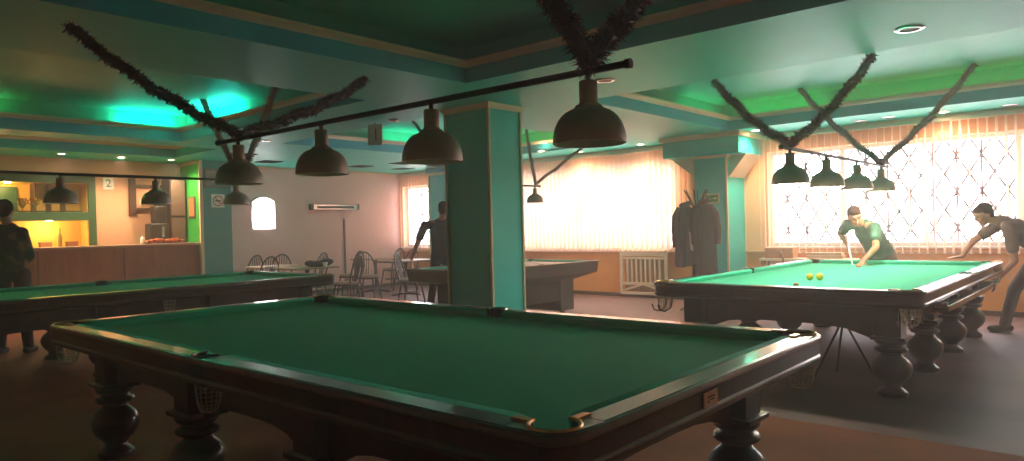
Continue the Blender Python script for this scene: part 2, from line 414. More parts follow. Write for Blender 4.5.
# ------------------------------------------------------------------ columns
def column(name, x0, x1, y0, y1, lbl_cap=False):
    mb = MB(); mb.box(x0, x1, y0, y1, 0, ZC); struct(name, mb, MT['teal'], smooth=0)
    t = .022
    mb = MB()
    for x in (x0, x1):
        for y in (y0, y1): mb.box(x-t if x == x0 else x-t*.4, x+t*.4 if x == x0 else x+t, y-t if y == y0 else y-t*.4, y+t*.4 if y == y0 else y+t, 0, ZC-.01)
    return mb
mb = column('column_1', 5.85, 6.39, 5.42, 6.11)
ring_profile(5.85, 6.39, 5.42, 6.11, [(0.01,ZC-.06),(-.02,ZC-.06),(-.05,ZC-.02),(-.06,ZC),(0.01,ZC)], mb)
struct('trim_9', mb, MT['cream'], bevel=.004)
cx0, cx1, cy0, cy1 = 10.8, 11.1, 4.82, 5.38
mb = column('column_2', cx0, WX, cy0, cy1)
ring_profile(cx0, WX-.02, cy0, cy1, [(0.01,2.42),(-.03,2.42),(-.04,2.46),(0.01,2.46)], mb)
struct('trim_10', mb, MT['cream'], bevel=.004)
mb = MB(); mb.box(cx0-.2, WX, cy0-.30, cy1+.46, 2.46, 2.72); struct('beam_2', mb, MT['teal'], bevel=.006)
mb = MB(); mb.box(cx0-.25, WX, cy0-.34, cy1+.51, 2.72, ZC+.01); struct('trim_11', mb, MT['cream'], bevel=.015)
for (ya, yb) in ((cy0, cy0-.30), (cy1, cy1+.46)):   # sloping brackets
    mb = MB(); mb.add([(cx0+.1,ya,2.1),(WX,ya,2.1),(cx0+.1,ya,2.46),(WX,ya,2.46),(cx0+.1,yb,2.46),(WX,yb,2.46)], [(0,1,5,4),(0,4,2),(1,3,5),(2,4,5,3),(0,2,3,1)])
    struct('beam_bracket', mb, MT['offwhite'], smooth=0)

mb = MB(); mb.box(11.15, WX, 11.72, 12.26, 0, 2.62); struct('column_3', mb, MT['teal'], smooth=0)
mb = MB(); mb.box(11.08, WX, 11.66, 12.34, 2.62, 2.68); mb.box(11.12, 11.16, 12.24, 12.28, 0, 2.62); struct('trim_12', mb, MT['cream'], bevel=.005)
mb = MB(); mb.box(11.1, WX, 11.68, 12.32, 2.68, ZC); struct('beam_3', mb, MT['fascia'], smooth=0)

# ------------------------------------------------------------------ windows, grilles, blinds
def window(n, a, b, z0, z1, panes):
    r = empty('window_%d' % n, (WX+.16, 0, 0)); r['kind'] = 'structure'
    f = MB(); f.box(-.03, .03, a, b, z0, z0+.06); f.box(-.03, .03, a, b, z1-.06, z1); f.box(-.03, .03, a, a+.06, z0+.06, z1-.06); f.box(-.03, .03, b-.06, b, z0+.06, z1-.06)
    w_ = (b-a)/panes
    for i in range(1, panes): f.box(-.03, .03, a+i*w_-.035, a+i*w_+.035, z0+.06, z1-.06)
    f.build('window_frame', MT['white'], r, bevel=.006)
    g = MB(); g.box(.0, .006, a+.05, b-.05, z0+.05, z1-.05); g.build('window_glass', MT['glass'], r, smooth=0)
    s = MB(); s.box(-.22, -.03, a-.03, b+.03, z0-.03, z0); s.build('window_sill', MT['white'], r, bevel=.006)
    q = MB(); sp = .30; hh = z1-z0; k = 0
    y = a+.15
    while y < b:
        rows = 3
        for j in range(rows):
            za = z0+hh*j/rows; zb = z0+hh*(j+1)/rows; zm = (za+zb)/2
            for (p0, p1) in (((y, za), (y+sp/2, zm)), ((y+sp/2, zm), (y, zb)), ((y, za), (y-sp/2, zm)), ((y-sp/2, zm), (y, zb))):
                if a < p0[0] < b and a < p1[0] < b: q.tube([(.12, p0[0], p0[1]), (.12, p1[0], p1[1])], .016, 6)
        q.tube([(.13, y-sp/2, z0), (.13, y-sp/2, z1)], .014, 6)
        y += sp
    q.tube([(.12, a, z0+.03), (.12, b, z0+.03)], .008, 6); q.tube([(.12, a, z1-.03), (.12, b, z1-.03)], .008, 6)
    q.build('window_grille', MT['grille'], r)
for n, (wd, pn) in enumerate(zip(WINS, (5, 5, 1))): window(n+1, *wd, pn)

def blind(y0, y1, z0, ang, lbl, xoff=.10, jitter=4, sp=.105):
    r = empty('vertical_blind', (WX-xoff, (y0+y1)/2, 0)); tag(r, lbl, 'blind')
    L = (y1-y0)/2
    h = MB(); h.box(-.03, .03, -L, L, ZC-.10, ZC-.046); h.build('headrail', MT['offwhite'], r, bevel=.004)
    m = MB(); y = -L+.05; W = .118
    while y < L-.02:
        an = math.radians(ang+random.uniform(-jitter, jitter)); vs = []
        n = 4
        for i in range(n+1):
            u = (i/n-.5)*W; bow = .010*(1-(2*i/n-1)**2)
            dx, dy = u*math.cos(an)-bow*math.sin(an), u*math.sin(an)+bow*math.cos(an)
            sw = random.uniform(-.004, .004) if i == 0 else sw
            vs += [(dx+sw, y+dy, z0), (dx, y+dy, ZC-.1)]
        m.add(vs, [(2*i, 2*i+2, 2*i+3, 2*i+1) for i in range(n)])
        m.box(-.03*math.cos(an)*0-.006, .006, y-.02, y+.02, z0-.012, z0+.006, 1)
        y += sp
    m.build('fabric_slats', [MT['slat'], MT['white']], r, smooth=60)
    c = MB(); c.tube([(-.03, L-.02, z0+.1), (-.03, L-.02, ZC-.1)], .003, 6); c.build('bead_chain', MT['white'], r)
    return r
blind(-1.4, 4.52, .86, 18, 'pale vertical slat blind hanging behind the two bending players')
blind(5.62, 10.45, .86, -18, 'closed glowing vertical slat blind beside the coat rack')
blind(10.47, 11.68, .86, 42, 'added vertical slat blind turned open behind the central column to let light in')  # unseen blind, set open to pass light to the cafe wall
blind(12.3, 13.72, .86, 48, 'narrow vertical slat blind in the corner behind the cafe tables')

# arched serving window in the back wall
def arch_poly(w_, h_, rise, n=12):
    p = [(-w_/2, 0), (w_/2, 0), (w_/2, h_-rise)]
    R = (w_*w_/4+rise*rise)/(2*rise); c = h_-R; a0 = math.acos((h_-rise-c)/R)
    for i in range(1, n): a_ = a0-2*a0*i/n; p.append((R*math.sin(a_), c+R*math.cos(a_)))
    p.append((-w_/2, h_-rise)); return p
RXM = Matrix.Rotation(PI/2, 4, 'X')
r = empty('window_4', (7.79, WY, 1.48)); r['kind'] = 'structure'
mb = MB(); mb.prism(arch_poly(.50, .66, .10), -.004, .02, T=RXM); mb.build('window_glass', MT['glow'], r, smooth=0)
pts = arch_poly(.53, .69, .11)
mb = MB(); mb.tube([(x, -.015, z-.015) for x, z in pts], .018, 8, closed=True); mb.build('window_frame', MT['pink'], r)
# ------------------------------------------------------------------ lights of the room
def downlight(x, y, lit, lbl, power=7, big=.055):
    r = empty('recessed_downlight', (x, y, ZC)); tag(r, lbl, 'ceiling light', 'recessed downlights')
    mb = MB(); mb.lathe([(big, .01), (big+.03, .004), (big+.035, -.004), (big+.02, -.012), (big, -.010)], 24, cap=False); mb.build('ring', MT['white' if lit else 'steel'], r)
    mb = MB(); mb.lathe([(0, -.003), (big, -.003), (big, .006), (0, .006)], 20, cap=False); mb.build('lens', MT['downlight' if lit else 'machine_light'], r)
    if lit: lamp('SPOT', (x, y, ZC-.03), power*4, (1, .68, .42), .04, name='downlight_beam', spot=2.4, blend=.8)
downlight(3.92, 13.35, 1, 'lit downlight over the bar counter above the trophy niche', 8)
downlight(4.86, 13.4, 1, 'lit downlight over the bar counter between the other two', 8)
downlight(5.72, 13.38, 1, 'lit downlight over the bar counter next to the green pillar', 8)
downlight(11.12, 1.84, 1, 'lit downlight glowing above the two bending players')
downlight(10.85, 4.33, 1, 'lit downlight just right of the wall column capital')
downlight(11.1, 7.9, 1, 'lit downlight above the glowing blind farther from the capital')
downlight(11.0, 6.5, 1, 'lit downlight above the glowing blind near the capital')
downlight(10.35, 8.25, 1, 'lit downlight seen just right of the central column')
downlight(6.0, 1.2, 0, 'unlit chrome downlight high near the top right', big=.07)
downlight(5.83, 3.83, 0, 'unlit chrome downlight beside the end of the nearest lamp rail', big=.07)
downlight(11.15, 2.9, 0, 'unlit downlight over the window, first from the column')
downlight(11.05, 2.5, 0, 'unlit downlight over the window between another unlit and a lit one')
downlight(11.2, 1.1, 0, 'unlit downlight in the soffit at the right edge above the window', big=.07)
downlight(5.65, 9.87, 0, 'small unlit downlight beyond the farthest lamp of the nearest rail', big=.04)
downlight(5.85, 7.08, 0, 'small unlit downlight left of the central column top', big=.04)
def strip(x0, y0, x1, y1, p_, c_):
    L = max(abs(x1-x0), abs(y1-y0)); o = lamp('AREA', ((x0+x1)/2, (y0+y1)/2, 3.02), p_, c_, .03, L, name='cove_strip_light')
    o.rotation_euler = (PI, 0, 0 if abs(y1-y0) > abs(x1-x0) else PI/2)
strip(10.6, .6, 10.6, 3.0, .55, (1, .72, .12)); strip(10.6, 3.2, 10.6, 4.5, .35, (.5, 1, .2)); strip(9.2, 4.72, 10.4, 4.72, .3, (.1, 1, .35))
strip(10.6, 7.0, 10.6, 9.9, .6, (.5, 1, .15)); strip(8.2, 10.15, 10.3, 10.15, 1.3, (.05, 1, .6))
strip(4.84, 9.2, 4.84, 10.5, 4.5, (.04, 1, .85)); strip(3.9, 10.85, 4.7, 10.85, 1.8, (.04, 1, .75)); strip(.6, 10.85, 2.4, 10.85, 3, (1, .75, .2))
strip(.6, 13.05, 3.0, 13.05, 4, (.95, .85, .15)); strip(3.2, 13.05, 5.5, 13.05, 3.5, (.35, 1, .15))
# ------------------------------------------------------------------ russian billiard table
TL, TW = 4.1, 2.09
def build_table():
    root = empty('billiard_table', (0, 0, 0))
    hx, hy = TW/2, TL/2
    g_out, bed_z, top = .10, .795, .842
    # bed
    def corner_arc(c, r_, a0, a1, n=8): return [(c[0]+r_*math.cos(a0+(a1-a0)*i/n), c[1]+r_*math.sin(a0+(a1-a0)*i/n)) for i in range(n+1)]
    ix, iy = hx-g_out, hy-g_out; pr = .068; po = .002
    poly = []
    # counter-clockwise from right side pocket
    def sidebite(sx):
        c = (sx*(ix+.025), 0); r_ = .060; al = math.acos(.025/r_)
        pts = [(c[0]-sx*r_*math.cos(t), -sx*-1*0+r_*math.sin(t)) for t in [al*(1-2*i/8) for i in range(9)]]
        return pts if sx < 0 else pts[::-1]
    def cornerbite(sx, sy_):
        c = (sx*(ix+po), sy_*(iy+po)); pts = []
        off = math.asin(po/pr)
        aa, bb = PI+off*0+math.asin(po/pr)*-1, 1.5*PI+math.asin(po/pr)
        for i in range(9):
            t = (PI-off) + (PI/2+2*off)*i/8   # from -x dir to -y dir
            pts.append((c[0]+sx*pr*math.cos(t), c[1]+sy_*pr*math.sin(t)))
        return pts
    # order: start bottom-right going ccw
    br = cornerbite(1, -1); tr = cornerbite(1, 1); tl = cornerbite(-1, 1); bl = cornerbite(-1, -1)
    poly = br + sidebite(1) + tr[::-1] + tl + sidebite(-1) + bl[::-1]
    mb = MB(); mb.prism(poly, bed_z-.03, bed_z); mb.build('cloth_bed', MT['cloth'], root, smooth=0)
    mb = MB(); mb.box(-ix+.07, ix-.07, -iy+.07, iy-.07, .712, bed_z-.031); mb.build('slate', MT['legwood'], root)
    # cushions
    prof = [(.097, bed_z), (.097, top), (.132, top+.002), (.144, top-.006), (.148, top-.014), (.128, bed_z)]
    def cushion(A, B, inn, e0=1, e1=1):
        A = Vector((*A, 0)); B = Vector((*B, 0)); t = (B-A).normalized(); inn = Vector((*inn, 0)); n = len(prof)
        rows = []
        for (P, s_) in ((A, 1), (A+t*.02, 1), (B-t*.02, -1), (B, -1)):
            end = P in (A, B)
            rows.append([tuple(P+inn*d+Vector((0, 0, z))+t*s_*((d-.097)*.75)) for d, z in prof])
        for idx in (0, 3):   # rounded ends
            s_ = 1 if idx == 0 else -1
            rows[idx] = [tuple(Vector(v)*.0+Vector((v[0], v[1], bed_z+(v[2]-bed_z)*.8))) for v in rows[idx]]
        vs = [v for rr in rows for v in rr]
        fs = [tuple(range(n-1, -1, -1)), tuple(3*n+k for k in range(n))]
        for i in range(3):
            for k in range(n): fs.append((i*n+k, i*n+(k+1)%n, (i+1)*n+(k+1)%n, (i+1)*n+k))
        m = MB(); m.add(vs, fs); m.build('cushion', MT['cushion'], root, smooth=50)
    e = .185; sg = .066
    cushion((hx-e, -hy), (-hx+e, -hy), (0, 1)); cushion((-hx+e, hy), (hx-e, hy), (0, -1))
    for sx in (1, -1):
        for s_ in (1, -1):
            cushion((sx*hx, s_*sg), (sx*hx, s_*(hy-e)), (-sx, 0))
    # wooden rails
    k = .21
    def rail(x0, x1, y0, y1):
        m = MB(); m.box(x0, x1, y0, y1, bed_z-.04, top); m.build('rail', MT['wood'], root, bevel=.004)
    rail(-hx+k, hx-k, -hy+.012, -hy+.099); rail(-hx+k, hx-k, hy-.099, hy-.012)
    for sx in (1, -1):
        for s_ in (1, -1):
            a_, b_ = sorted((s_*.08, s_*(hy-k)))
            x0, x1 = sorted((sx*(hx-.012), sx*(hx-.099)))
            rail(x0, x1, a_, b_)
        # side pocket block
        c = (hx-.073, 0); q = [(hx-.008, -.08), (hx-.008, .08), (hx-.099, .08)]
        q += [(c[0]+.060*math.cos(t), .060*math.sin(t)) for t in [math.radians(114-228*i/10) for i in range(11)]] + [(hx-.099, -.08)]
        q = [(sx*x, y) for x, y in q]
        m = MB(); m.prism(q, bed_z-.04, top+.001); m.build('side_pocket_block', MT['black'], root, bevel=.003)
        m = MB(); m.tube([(sx*(c[0]+.060*math.cos(t)), .060*math.sin(t), top+.002) for t in [math.radians(115-230*i/14) for i in range(15)]], .007, 8); m.build('pocket_iron', MT['steel'], root)
    for sx in (1, -1):
        for s_ in (1, -1):
            q = [(k, .012)]; rr = .10
            q += [(.012+rr-rr*math.sin(t), .012+rr-rr*math.cos(t)) for t in [PI/2*i/6 for i in range(7)]]
            q += [(.012, k), (.099, k)]
            c = (.098, .098)
            q += [(c[0]+.074*math.cos(t), c[1]+.074*math.sin(t)) for t in [math.radians(84+282*0+(i/10)*282) for i in range(11)]][0:0]
            a0, a1 = math.radians(90), math.radians(360)
            q += [(c[0]+.074*math.cos(a0+(a1-a0)*i/12), c[1]+.074*math.sin(a0+(a1-a0)*i/12)) for i in range(13)]
            q += [(k, .099)]
            P = [(sx*(hx-u), s_*(hy-v)) for u, v in q]
            m = MB(); m.prism(P, bed_z-.04, top+.001); m.build('corner_block', MT['wood'], root, bevel=.003)
            cc = (sx*(hx-c[0]), s_*(hy-c[1]))
            arc = [(sx*(hx-c[0]-.072*math.cos(t)), s_*(hy-c[1]-.072*math.sin(t)), top+.003) for t in [a0+(a1-a0)*i/16 for i in range(17)]]
            m = MB(); m.tube(arc, .006, 8)
            for E_, o_ in ((arc[0], (0, -1)), (arc[-1], (-1, 0))):
                u = (0, -s_) if o_ == (0, -1) else (-sx, 0)
                ex, ey = E_[0]+u[0]*.03, E_[1]+u[1]*.03
                wv = (.013, .032) if u[0] == 0 else (.032, .013)
                ox, oy = (sx*.014, 0) if u[0] == 0 else (0, s_*.014)
                m.box(ex-wv[0]+ox, ex+wv[0]+ox, ey-wv[1]+oy, ey+wv[1]+oy, top, top+.008)
            m.build('pocket_iron', MT['brass'], root)
    # moulded outer face: rounded ring sweep
    path = []; R = .11
    for (cx, cyy, a0) in ((hx-R, hy-R, 0), (-hx+R, hy-R, PI/2), (-hx+R, -hy+R, PI), (hx-R, -hy+R, 1.5*PI)):
        for i in range(7): t = a0+PI/2*i/6; path.append((cx, cyy, math.cos(t), math.sin(t)))
    pf = [(-.016, top-.001), (-.004, top-.003), (.002, top-.012), (.002, .815), (-.008, .808), (-.010, .80), (-.010, .752), (-.004, .745), (-.002, .735), (-.008, .722), (-.02, .714), (-.05, .71), (-.095, .71), (-.095, .75), (-.016, .76)]
    n = len(pf); vs = []; fs = []
    for (cx, cyy, c_, s_) in path:
        for d, z in pf: vs.append((cx+(R+d)*c_, cyy+(R+d)*s_, z))
    for i in range(len(path)):
        j = (i+1) % len(path)
        for q in range(n): fs.append((i*n+q, i*n+(q+1)%n, j*n+(q+1)%n, j*n+q))
    m = MB(); m.add(vs, fs); m.build('rail_skirt', MT['wood'], root, smooth=40)
    # aprons with bracketed lower edge
    ly = [s_*(hy-.34) for s_ in (1, -1)]+[s_*(hy-.34)/3 for s_ in (1, -1)]; ly.sort(); lx = hx-.28
    def apron(L2, stops):
        pts = [(-L2, .715), (-L2, .45)]
        for i, s0 in enumerate(stops):
            pts += [(max(s0-.12, -L2+.001), .43), (min(s0+.12, L2-.001), .43)]
            if i < len(stops)-1:
                s1 = stops[i+1]; g = .30
                for q in range(1, 8): u = q/8; x = s0+.14+(s1-s0-.28)*u; pts.append((x, .44+.08*(1-(2*u-1)**4)))
        pts += [(L2, .45), (L2, .715)]
        return pts
    ax, ay = lx, hy-.34
    for s_ in (1, -1):
        m = MB(); T = Matrix.Translation((s_*ax, 0, 0)) @ Matrix(((0, 0, 1, 0), (1, 0, 0, 0), (0, 1, 0, 0), (0, 0, 0, 1)))
        m.prism(apron(ay, ly), -.015, .015, T=T); m.build('apron', MT['wood'], root, smooth=0)
        m = MB(); T = Matrix.Translation((0, s_*ay, 0)) @ Matrix(((1, 0, 0, 0), (0, 0, 1, 0), (0, 1, 0, 0), (0, 0, 0, 1)))
        m.prism(apron(ax, [-lx, lx]), -.015, .015, T=T); m.build('apron', MT['wood'], root, smooth=0)
    # legs
    lp = [(0, 0), (.098, 0), (.105, .012), (.105, .035), (.088, .05), (.066, .07), (.062, .085), (.078, .105), (.112, .14), (.132, .18), (.138, .215), (.132, .25), (.110, .285), (.080, .31), (.068, .325),
          (.074, .335), (.104, .345), (.112, .36), (.104, .375), (.080, .385), (.078, .395), (.098, .405), (.110, .42), (.112, .44)]
    for sx in (1, -1):
        for y in ly:
            m = MB(); m.lathe(lp, 28); m.box(-.115, .115, -.115, .115, .44, .465); m.box(-.085, .085, -.085, .085, .465, .715); m.build('leg', MT['legwood'], root, loc=(sx*lx, y, 0), bevel=.004)
    # pocket nets
    def net(x, y, r_):
        m = MB(); m.lathe([(r_, .76), (r_*1.0, .73), (r_, .70), (r_*.95, .66), (r_*.85, .62), (r_*.65, .59), (r_*.15, .58)], 14, cap=False)
        o = m.build('pocket_net', MT['string'], root, loc=(x, y, 0)); wf = o.modifiers.new('wire', 'WIREFRAME'); wf.thickness = .004
    for sx in (1, -1):
        for s_ in (1, -1): net(sx*(hx-.098), s_*(hy-.098), .066)
        net(sx*(hx-.075), 0, .056)
    return root
T1C = (2.44, 3.12)
t1 = build_table(); t1.location = (T1C[0], T1C[1], 0)
tag(t1, 'large dark wood billiard table with dark green cloth nearest the camera', 'billiard table')
t2 = copy_tree(t1); t2.location = (7.72, 2.17, 0); t2.scale = (1.06, 1, 1); t2.rotation_euler.z = PI/2-math.radians(.6)
tag(t2, 'dark wood billiard table by the window, two players bending over its bright green cloth', 'billiard table')
t3 = copy_tree(t1); t3.location = (3.17, 8.52, 0); t3.rotation_euler.z = PI/2
tag(t3, 'dark wood billiard table in the dim room in front of the bar counter', 'billiard table')
for t in (t1, t2, t3): t['group'] = 'large billiard tables'
# maker's plate on the nearest table, facing the -y end
mb = MB(); mb.box(-.052, .052, -.006, .0, -.026, .026); pl = mb.build('maker_plate', MT['plate'], t1, bevel=.002, loc=(-.20, -TL/2+.008, .778))
mb = MB()
for (x, z) in ((-.02, .008), (-.02, -.008)): mb.lathe([(0, 0), (.004, 0), (.004, .002), (0, .002)], 8, T=Matrix.Translation((x, -.006, z)) @ RXM)
mb.box(-.006, .028, -.008, -.006, .006, .010); mb.box(-.006, .022, -.008, -.006, -.004, 0)
mb.build('mark', MT['dk'], pl)
# ball return shelf, hooks and leather pouch on the table by the window (local: long side facing -y world = local -x)
mb = MB(); mb.box(-TW/2-.05, -TW/2+.05, -.75, 1.5, .645, .662); mb.box(-TW/2-.055, -TW/2-.045, -.75, 1.5, .645, .69)
for y in (-.7, .35, 1.45): mb.box(-TW/2-.04, -TW/2+.05, y-.01, y+.01, .66, .712)
mb.build('ball_shelf', MT['steel'], t2, bevel=.002)
def hooks(x, y, dx, dy, par):
    m = MB()
    for s_ in (-.035, .035):
        px, py = -dy*s_, dx*s_
        m.tube([(x+px, y+py, .70), (x+px+dx*.03, y+py+dy*.03, .60), (x+px+dx*.10, y+py+dy*.10, .575), (x+px+dx*.16, y+py+dy*.16, .59), (x+px+dx*.18, y+py+dy*.18, .64)], .007, 8)
    m.build('ball_hook', MT['steel'], par)
hooks(-.9, 1.94, -.2, .98, t2); hooks(.93, 1.9, .3, .95, t2); hooks(-.95, .1, -1, 0, t2)
mb = MB(); mb.lathe([(.05, .70), (.062, .67), (.06, .62), (.045, .575), (0, .565)], 14); mb.build('leather_pouch', MT['leather'], t2, loc=(-.90, 1.02, 0))

# small american style table behind the column
root = empty('pool_table', (8.15, 7.22, 0)); tag(root, 'smaller grey panelled pool table partly hidden behind the central column', 'pool table')
hx, hy = 1.42, .74
mb = MB(); mb.box(-hx+.12, hx-.12, -hy+.12, hy-.12, .74, .765); mb.build('cloth_bed', MT['cloth'], root)
for (a0, a1, b0, b1) in ((-hx+.10, hx-.10, -hy+.09, -hy+.14), (-hx+.10, hx-.10, hy-.14, hy-.09), (-hx+.09, -hx+.14, -hy+.14, hy-.14), (hx-.14, hx-.09, -hy+.14, hy-.14)):
    mb = MB(); mb.box(a0, a1, b0, b1, .765, .80); mb.build('cushion', MT['cushion'], root, bevel=.008)
for (a0, a1, b0, b1) in ((-hx, hx, -hy, -hy+.09), (-hx, hx, hy-.09, hy), (-hx, -hx+.09, -hy+.09, hy-.09), (hx-.09, hx, -hy+.09, hy-.09)):
    mb = MB(); mb.box(a0, a1, b0, b1, .775, .806); mb.build('rail', MT['machine_light'], root, bevel=.008)
def frus(x0, y0, z0, x1, y1, z1, m): m.add([(-x0,-y0,z0),(x0,-y0,z0),(x0,y0,z0),(-x0,y0,z0),(-x1,-y1,z1),(x1,-y1,z1),(x1,y1,z1),(-x1,y1,z1)], [(0,3,2,1),(4,5,6,7),(0,1,5,4),(1,2,6,5),(2,3,7,6),(3,0,4,7)])
PTM = mat('grey_laminate', (104, 88, 92), .5, noise=.08)
PTD = mat('dark_grey_laminate', (70, 60, 66), .5, noise=.08)
mb = MB(); frus(hx-.03, hy-.02, .62, hx-.005, hy-.005, .775, mb); frus(hx-.62, hy-.12, .52, hx-.03, hy-.02, .62, mb); mb.build('side_panel', PTM, root, bevel=.006)
mb = MB(); mb.box(-hx+.60, hx-.60, -hy+.12, hy-.12, .22, .54); mb.build('cabinet', PTD, root, bevel=.006)
for s_ in (-1, 1):
    mb = MB(); x = s_*(hx-.72); mb.box(x-.20, x+.14, -hy+.10, hy-.10, .06, .56); mb.build('leg', PTM, root, bevel=.008)
    for y in (-.5, .5):
        mb = MB(); mb.lathe([(.05, 0), (.05, .012), (.015, .03), (.015, .07)], 12, T=Matrix.Translation((x, y, 0))); mb.build('foot', MT['steel'], root)
for (x, y) in ((-1.3, -.62), (1.3, -.62), (1.3, .62), (-1.3, .62), (0, .66), (0, -.66)):
    mb = MB(); mb.lathe([(0, .764), (.055, .764), (.06, .81), (.045, .812), (.042, .77), (0, .77)], 14, T=Matrix.Translation((x, y, 0))); mb.build('pocket', MT['black'], root)
mb = MB(); mb.ell((0, 0, 0), (.029, .029, .029)); o = mb.build('billiard_ball', mat('red_brown_ball', (120, 50, 40), .2), loc=(7.55, 6.98, .765+.029))
tag(o, 'dark red ball on the small pool table beside the column', 'ball')

# ------------------------------------------------------------------ lamp rails
def build_lamp(lit):
    r = empty('pendant_lamp', (0, 0, 0))
    m = MB(); m.lathe([(.012, 0), (.012, .05)], 10); m.lathe([(.016, .03), (.02, .036), (.016, .05)], 10); m.build('stem', MT['black_metal'], r, loc=(0, 0, -.045))
    m = MB(); m.lathe([(.0, -.04), (.036, -.042), (.04, -.048), (.04, -.135), (.046, -.142), (.046, -.150), (.0, -.150)], 24); m.build('neck', MT['lampneck'], r)
    prof = [(.040, -.145), (.058, -.148), (.062, -.158)] + [(.058+.101*math.sin(t), -.304+.140*math.cos(t)) for t in [PI/2*(i+1)/9*1.0 for i in range(9)]] + [(.159, -.305), (.159, -.312)]
    m = MB(); m.lathe(prof, 36, cap=False); m.lathe([(a*.965, b-.003) for a, b in prof][::1], 36, 1, cap=False)
    o = m.build('shade', [MT['lampgrey'], MT['lampin']], r, smooth=50)
    m = MB(); m.ell((0, 0, -.245), (.032, .032, .042), None, 14, 10); m.build('bulb', MT['bulb' if lit else 'bulboff'], r)
    return r
def lamp_copy(src, x, y, z, lbl, grp, s_=1.0, rz=0):
    c = copy_tree(src); c.location = (x, y, z); c.rotation_euler.z = rz; c.scale = (s_, s_, s_); tag(c, lbl, 'pendant lamp', grp); return c
def rail(p0, p1, z, lbl):
    p0 = Vector((*p0, z)); p1 = Vector((*p1, z)); d = (p1-p0)
    r = empty('lamp_rail', p0); tag(r, lbl, 'lamp rail')
    m = MB(); m.tube([(0, 0, 0), d], .016, 12); m.build('tube', MT['black_metal'], r)
    n = d.normalized()
    for e in (Vector((0, 0, 0)), d):
        m = MB(); m.tube([e-n*.012, e+n*.012], .021, 12); m.build('end_cap', MT['black_metal'], r)
    return r
off = build_lamp(False); on = None
RZ = 2.045
rail((2.525, 1.54), (2.455, 4.95), RZ, 'long black tube carrying four lamps over the nearest billiard table')
ords = ['largest grey dome lamp on the nearest rail, second table side', '']
L1 = [(2.52, 1.74, 'biggest grey dome lamp, at the near end of the closest rail'), (2.50, 2.72, 'grey dome lamp just left of the central column, second on the closest rail'),
      (2.48, 3.69, 'grey dome lamp third along the closest rail, against the ceiling'), (2.46, 4.67, 'grey dome lamp at the far end of the closest rail')]
off.location = (L1[0][0], L1[0][1], RZ); tag(off, L1[0][2], 'pendant lamp', 'dome lamps over the nearest table')
for (x, y, l) in L1[1:]: lamp_copy(off, x, y, RZ, l, 'dome lamps over the nearest table')
R3 = 2.07
rail((.5, 8.55), (4.75, 8.55), R3, 'black tube with small lamps crossing in front of the bar')
for (x, l) in ((4.46, 'small dome lamp hanging just under the big one, before the no-smoking sign'), (3.47, 'small dark dome lamp in front of the bar machine'), (2.49, 'small dark dome lamp in front of the trophy niche')):
    lamp_copy(off, x, 8.55, R3, l, 'dome lamps over the table before the bar')
R2 = 2.005
on = build_lamp(True); 
rail((6.05, 2.2), (9.6, 2.2), R2, 'thin black tube carrying four lit lamps over the table by the window')
L2 = [(6.25, 'lit dome lamp, the largest of the four before the window'), (7.25, 'lit dome lamp second along the rail before the window'), (8.29, 'lit dome lamp third along the rail before the window'), (9.3, 'lit dome lamp smallest of the four, overlapped by its neighbour')]
for i, (x, l) in enumerate(L2):
    if i == 0: on.location = (x, 2.2, R2); tag(on, l, 'pendant lamp', 'lit lamps over the window table')
    else: lamp_copy(on, x, 2.2, R2, l, 'lit lamps over the window table')
    lamp('POINT', (x, 2.2, R2-.30), 9, (1, .86, .66), .04, name='bulb_light')
rail((7.1, 7.15), (8.9, 7.15), 2.03, 'short black tube over the small pool table, ending right of the column')
lamp_copy(off, 8.78, 7.15, 2.03, 'small dome lamp right of the central column over the pool table', None, .85)
lamp_copy(off, 7.35, 7.15, 2.03, 'dome lamp over the pool table on the column side of its rail', None, .85)

# ------------------------------------------------------------------ tinsel garlands
def garland(a, b, c, lbl, m, rad=.055, n=1500, sag=.05, glint=0):
    """a and c: ceiling anchors, b: the low point round the rail"""
    a, b, c = Vector(a), Vector(b), Vector(c)
    r = empty('tinsel_garland', b); tag(r, lbl, 'garland', 'tinsel garlands')
    for P, Q in ((a, b), (c, b)):
        pts = []
        for i in range(25):
            u = i/24; p = P.lerp(Q, u); p = p+Vector((0, 0, -sag*math.sin(PI*u)+.012*math.sin(u*23))); pts.append(p-b)
        mb = MB(); mb.tube(pts, rad*.5, 8)
        for k in range(int(n*.9)):
            u = random.random()*24; i = min(int(u), 23); p = pts[i].lerp(pts[i+1], u-i)
            d = Vector((random.gauss(0, 1), random.gauss(0, 1), random.gauss(0, 1))).normalized()
            L = rad*random.uniform(.7, 1.15); s_ = d.orthogonal().normalized()*random.uniform(.0025, .0045)
            q = d.cross(s_).normalized()*.004
            mi = 1 if random.random() < glint else 0
            mb.add([tuple(p-s_), tuple(p+s_), tuple(p+d*L+q), tuple(p+d*L*.6-s_*1.4-q)], [(0, 1, 2), (0, 2, 3)], mi)
        mb.build('tinsel_strand', [m, MT['glint']], r, smooth=0)
    mb = MB(); mb.ell((0, 0, 0), (.02, .02, .02), None, 8, 6); mb.build('wire_loop', MT['black_metal'], r)
    return r
garland((1.0, 1.66, 3.2), (2.50, 1.72, RZ+.03), (3.75, 1.66, 3.2), 'thick dark tinsel V above the biggest lamp at the top', MT['tinsel'], .075, 3600, .0, .02)
garland((1.56, 5.12, ZC-.05), (2.46, 4.66, RZ+.03), (3.97, 5.18, ZC-.05), 'wide dark tinsel V meeting at the far end of the closest rail', MT['tinsel'], .06, 2200, .05, .01)
garland((4.45, 9.38, 3.2), (4.52, 8.55, R3+.03), (5.02*.93, 8.15*.97, 3.2), 'dark tinsel V with glittering tops in the turquoise lit recess', MT['tinselg'], .07, 1600, .03, .05)
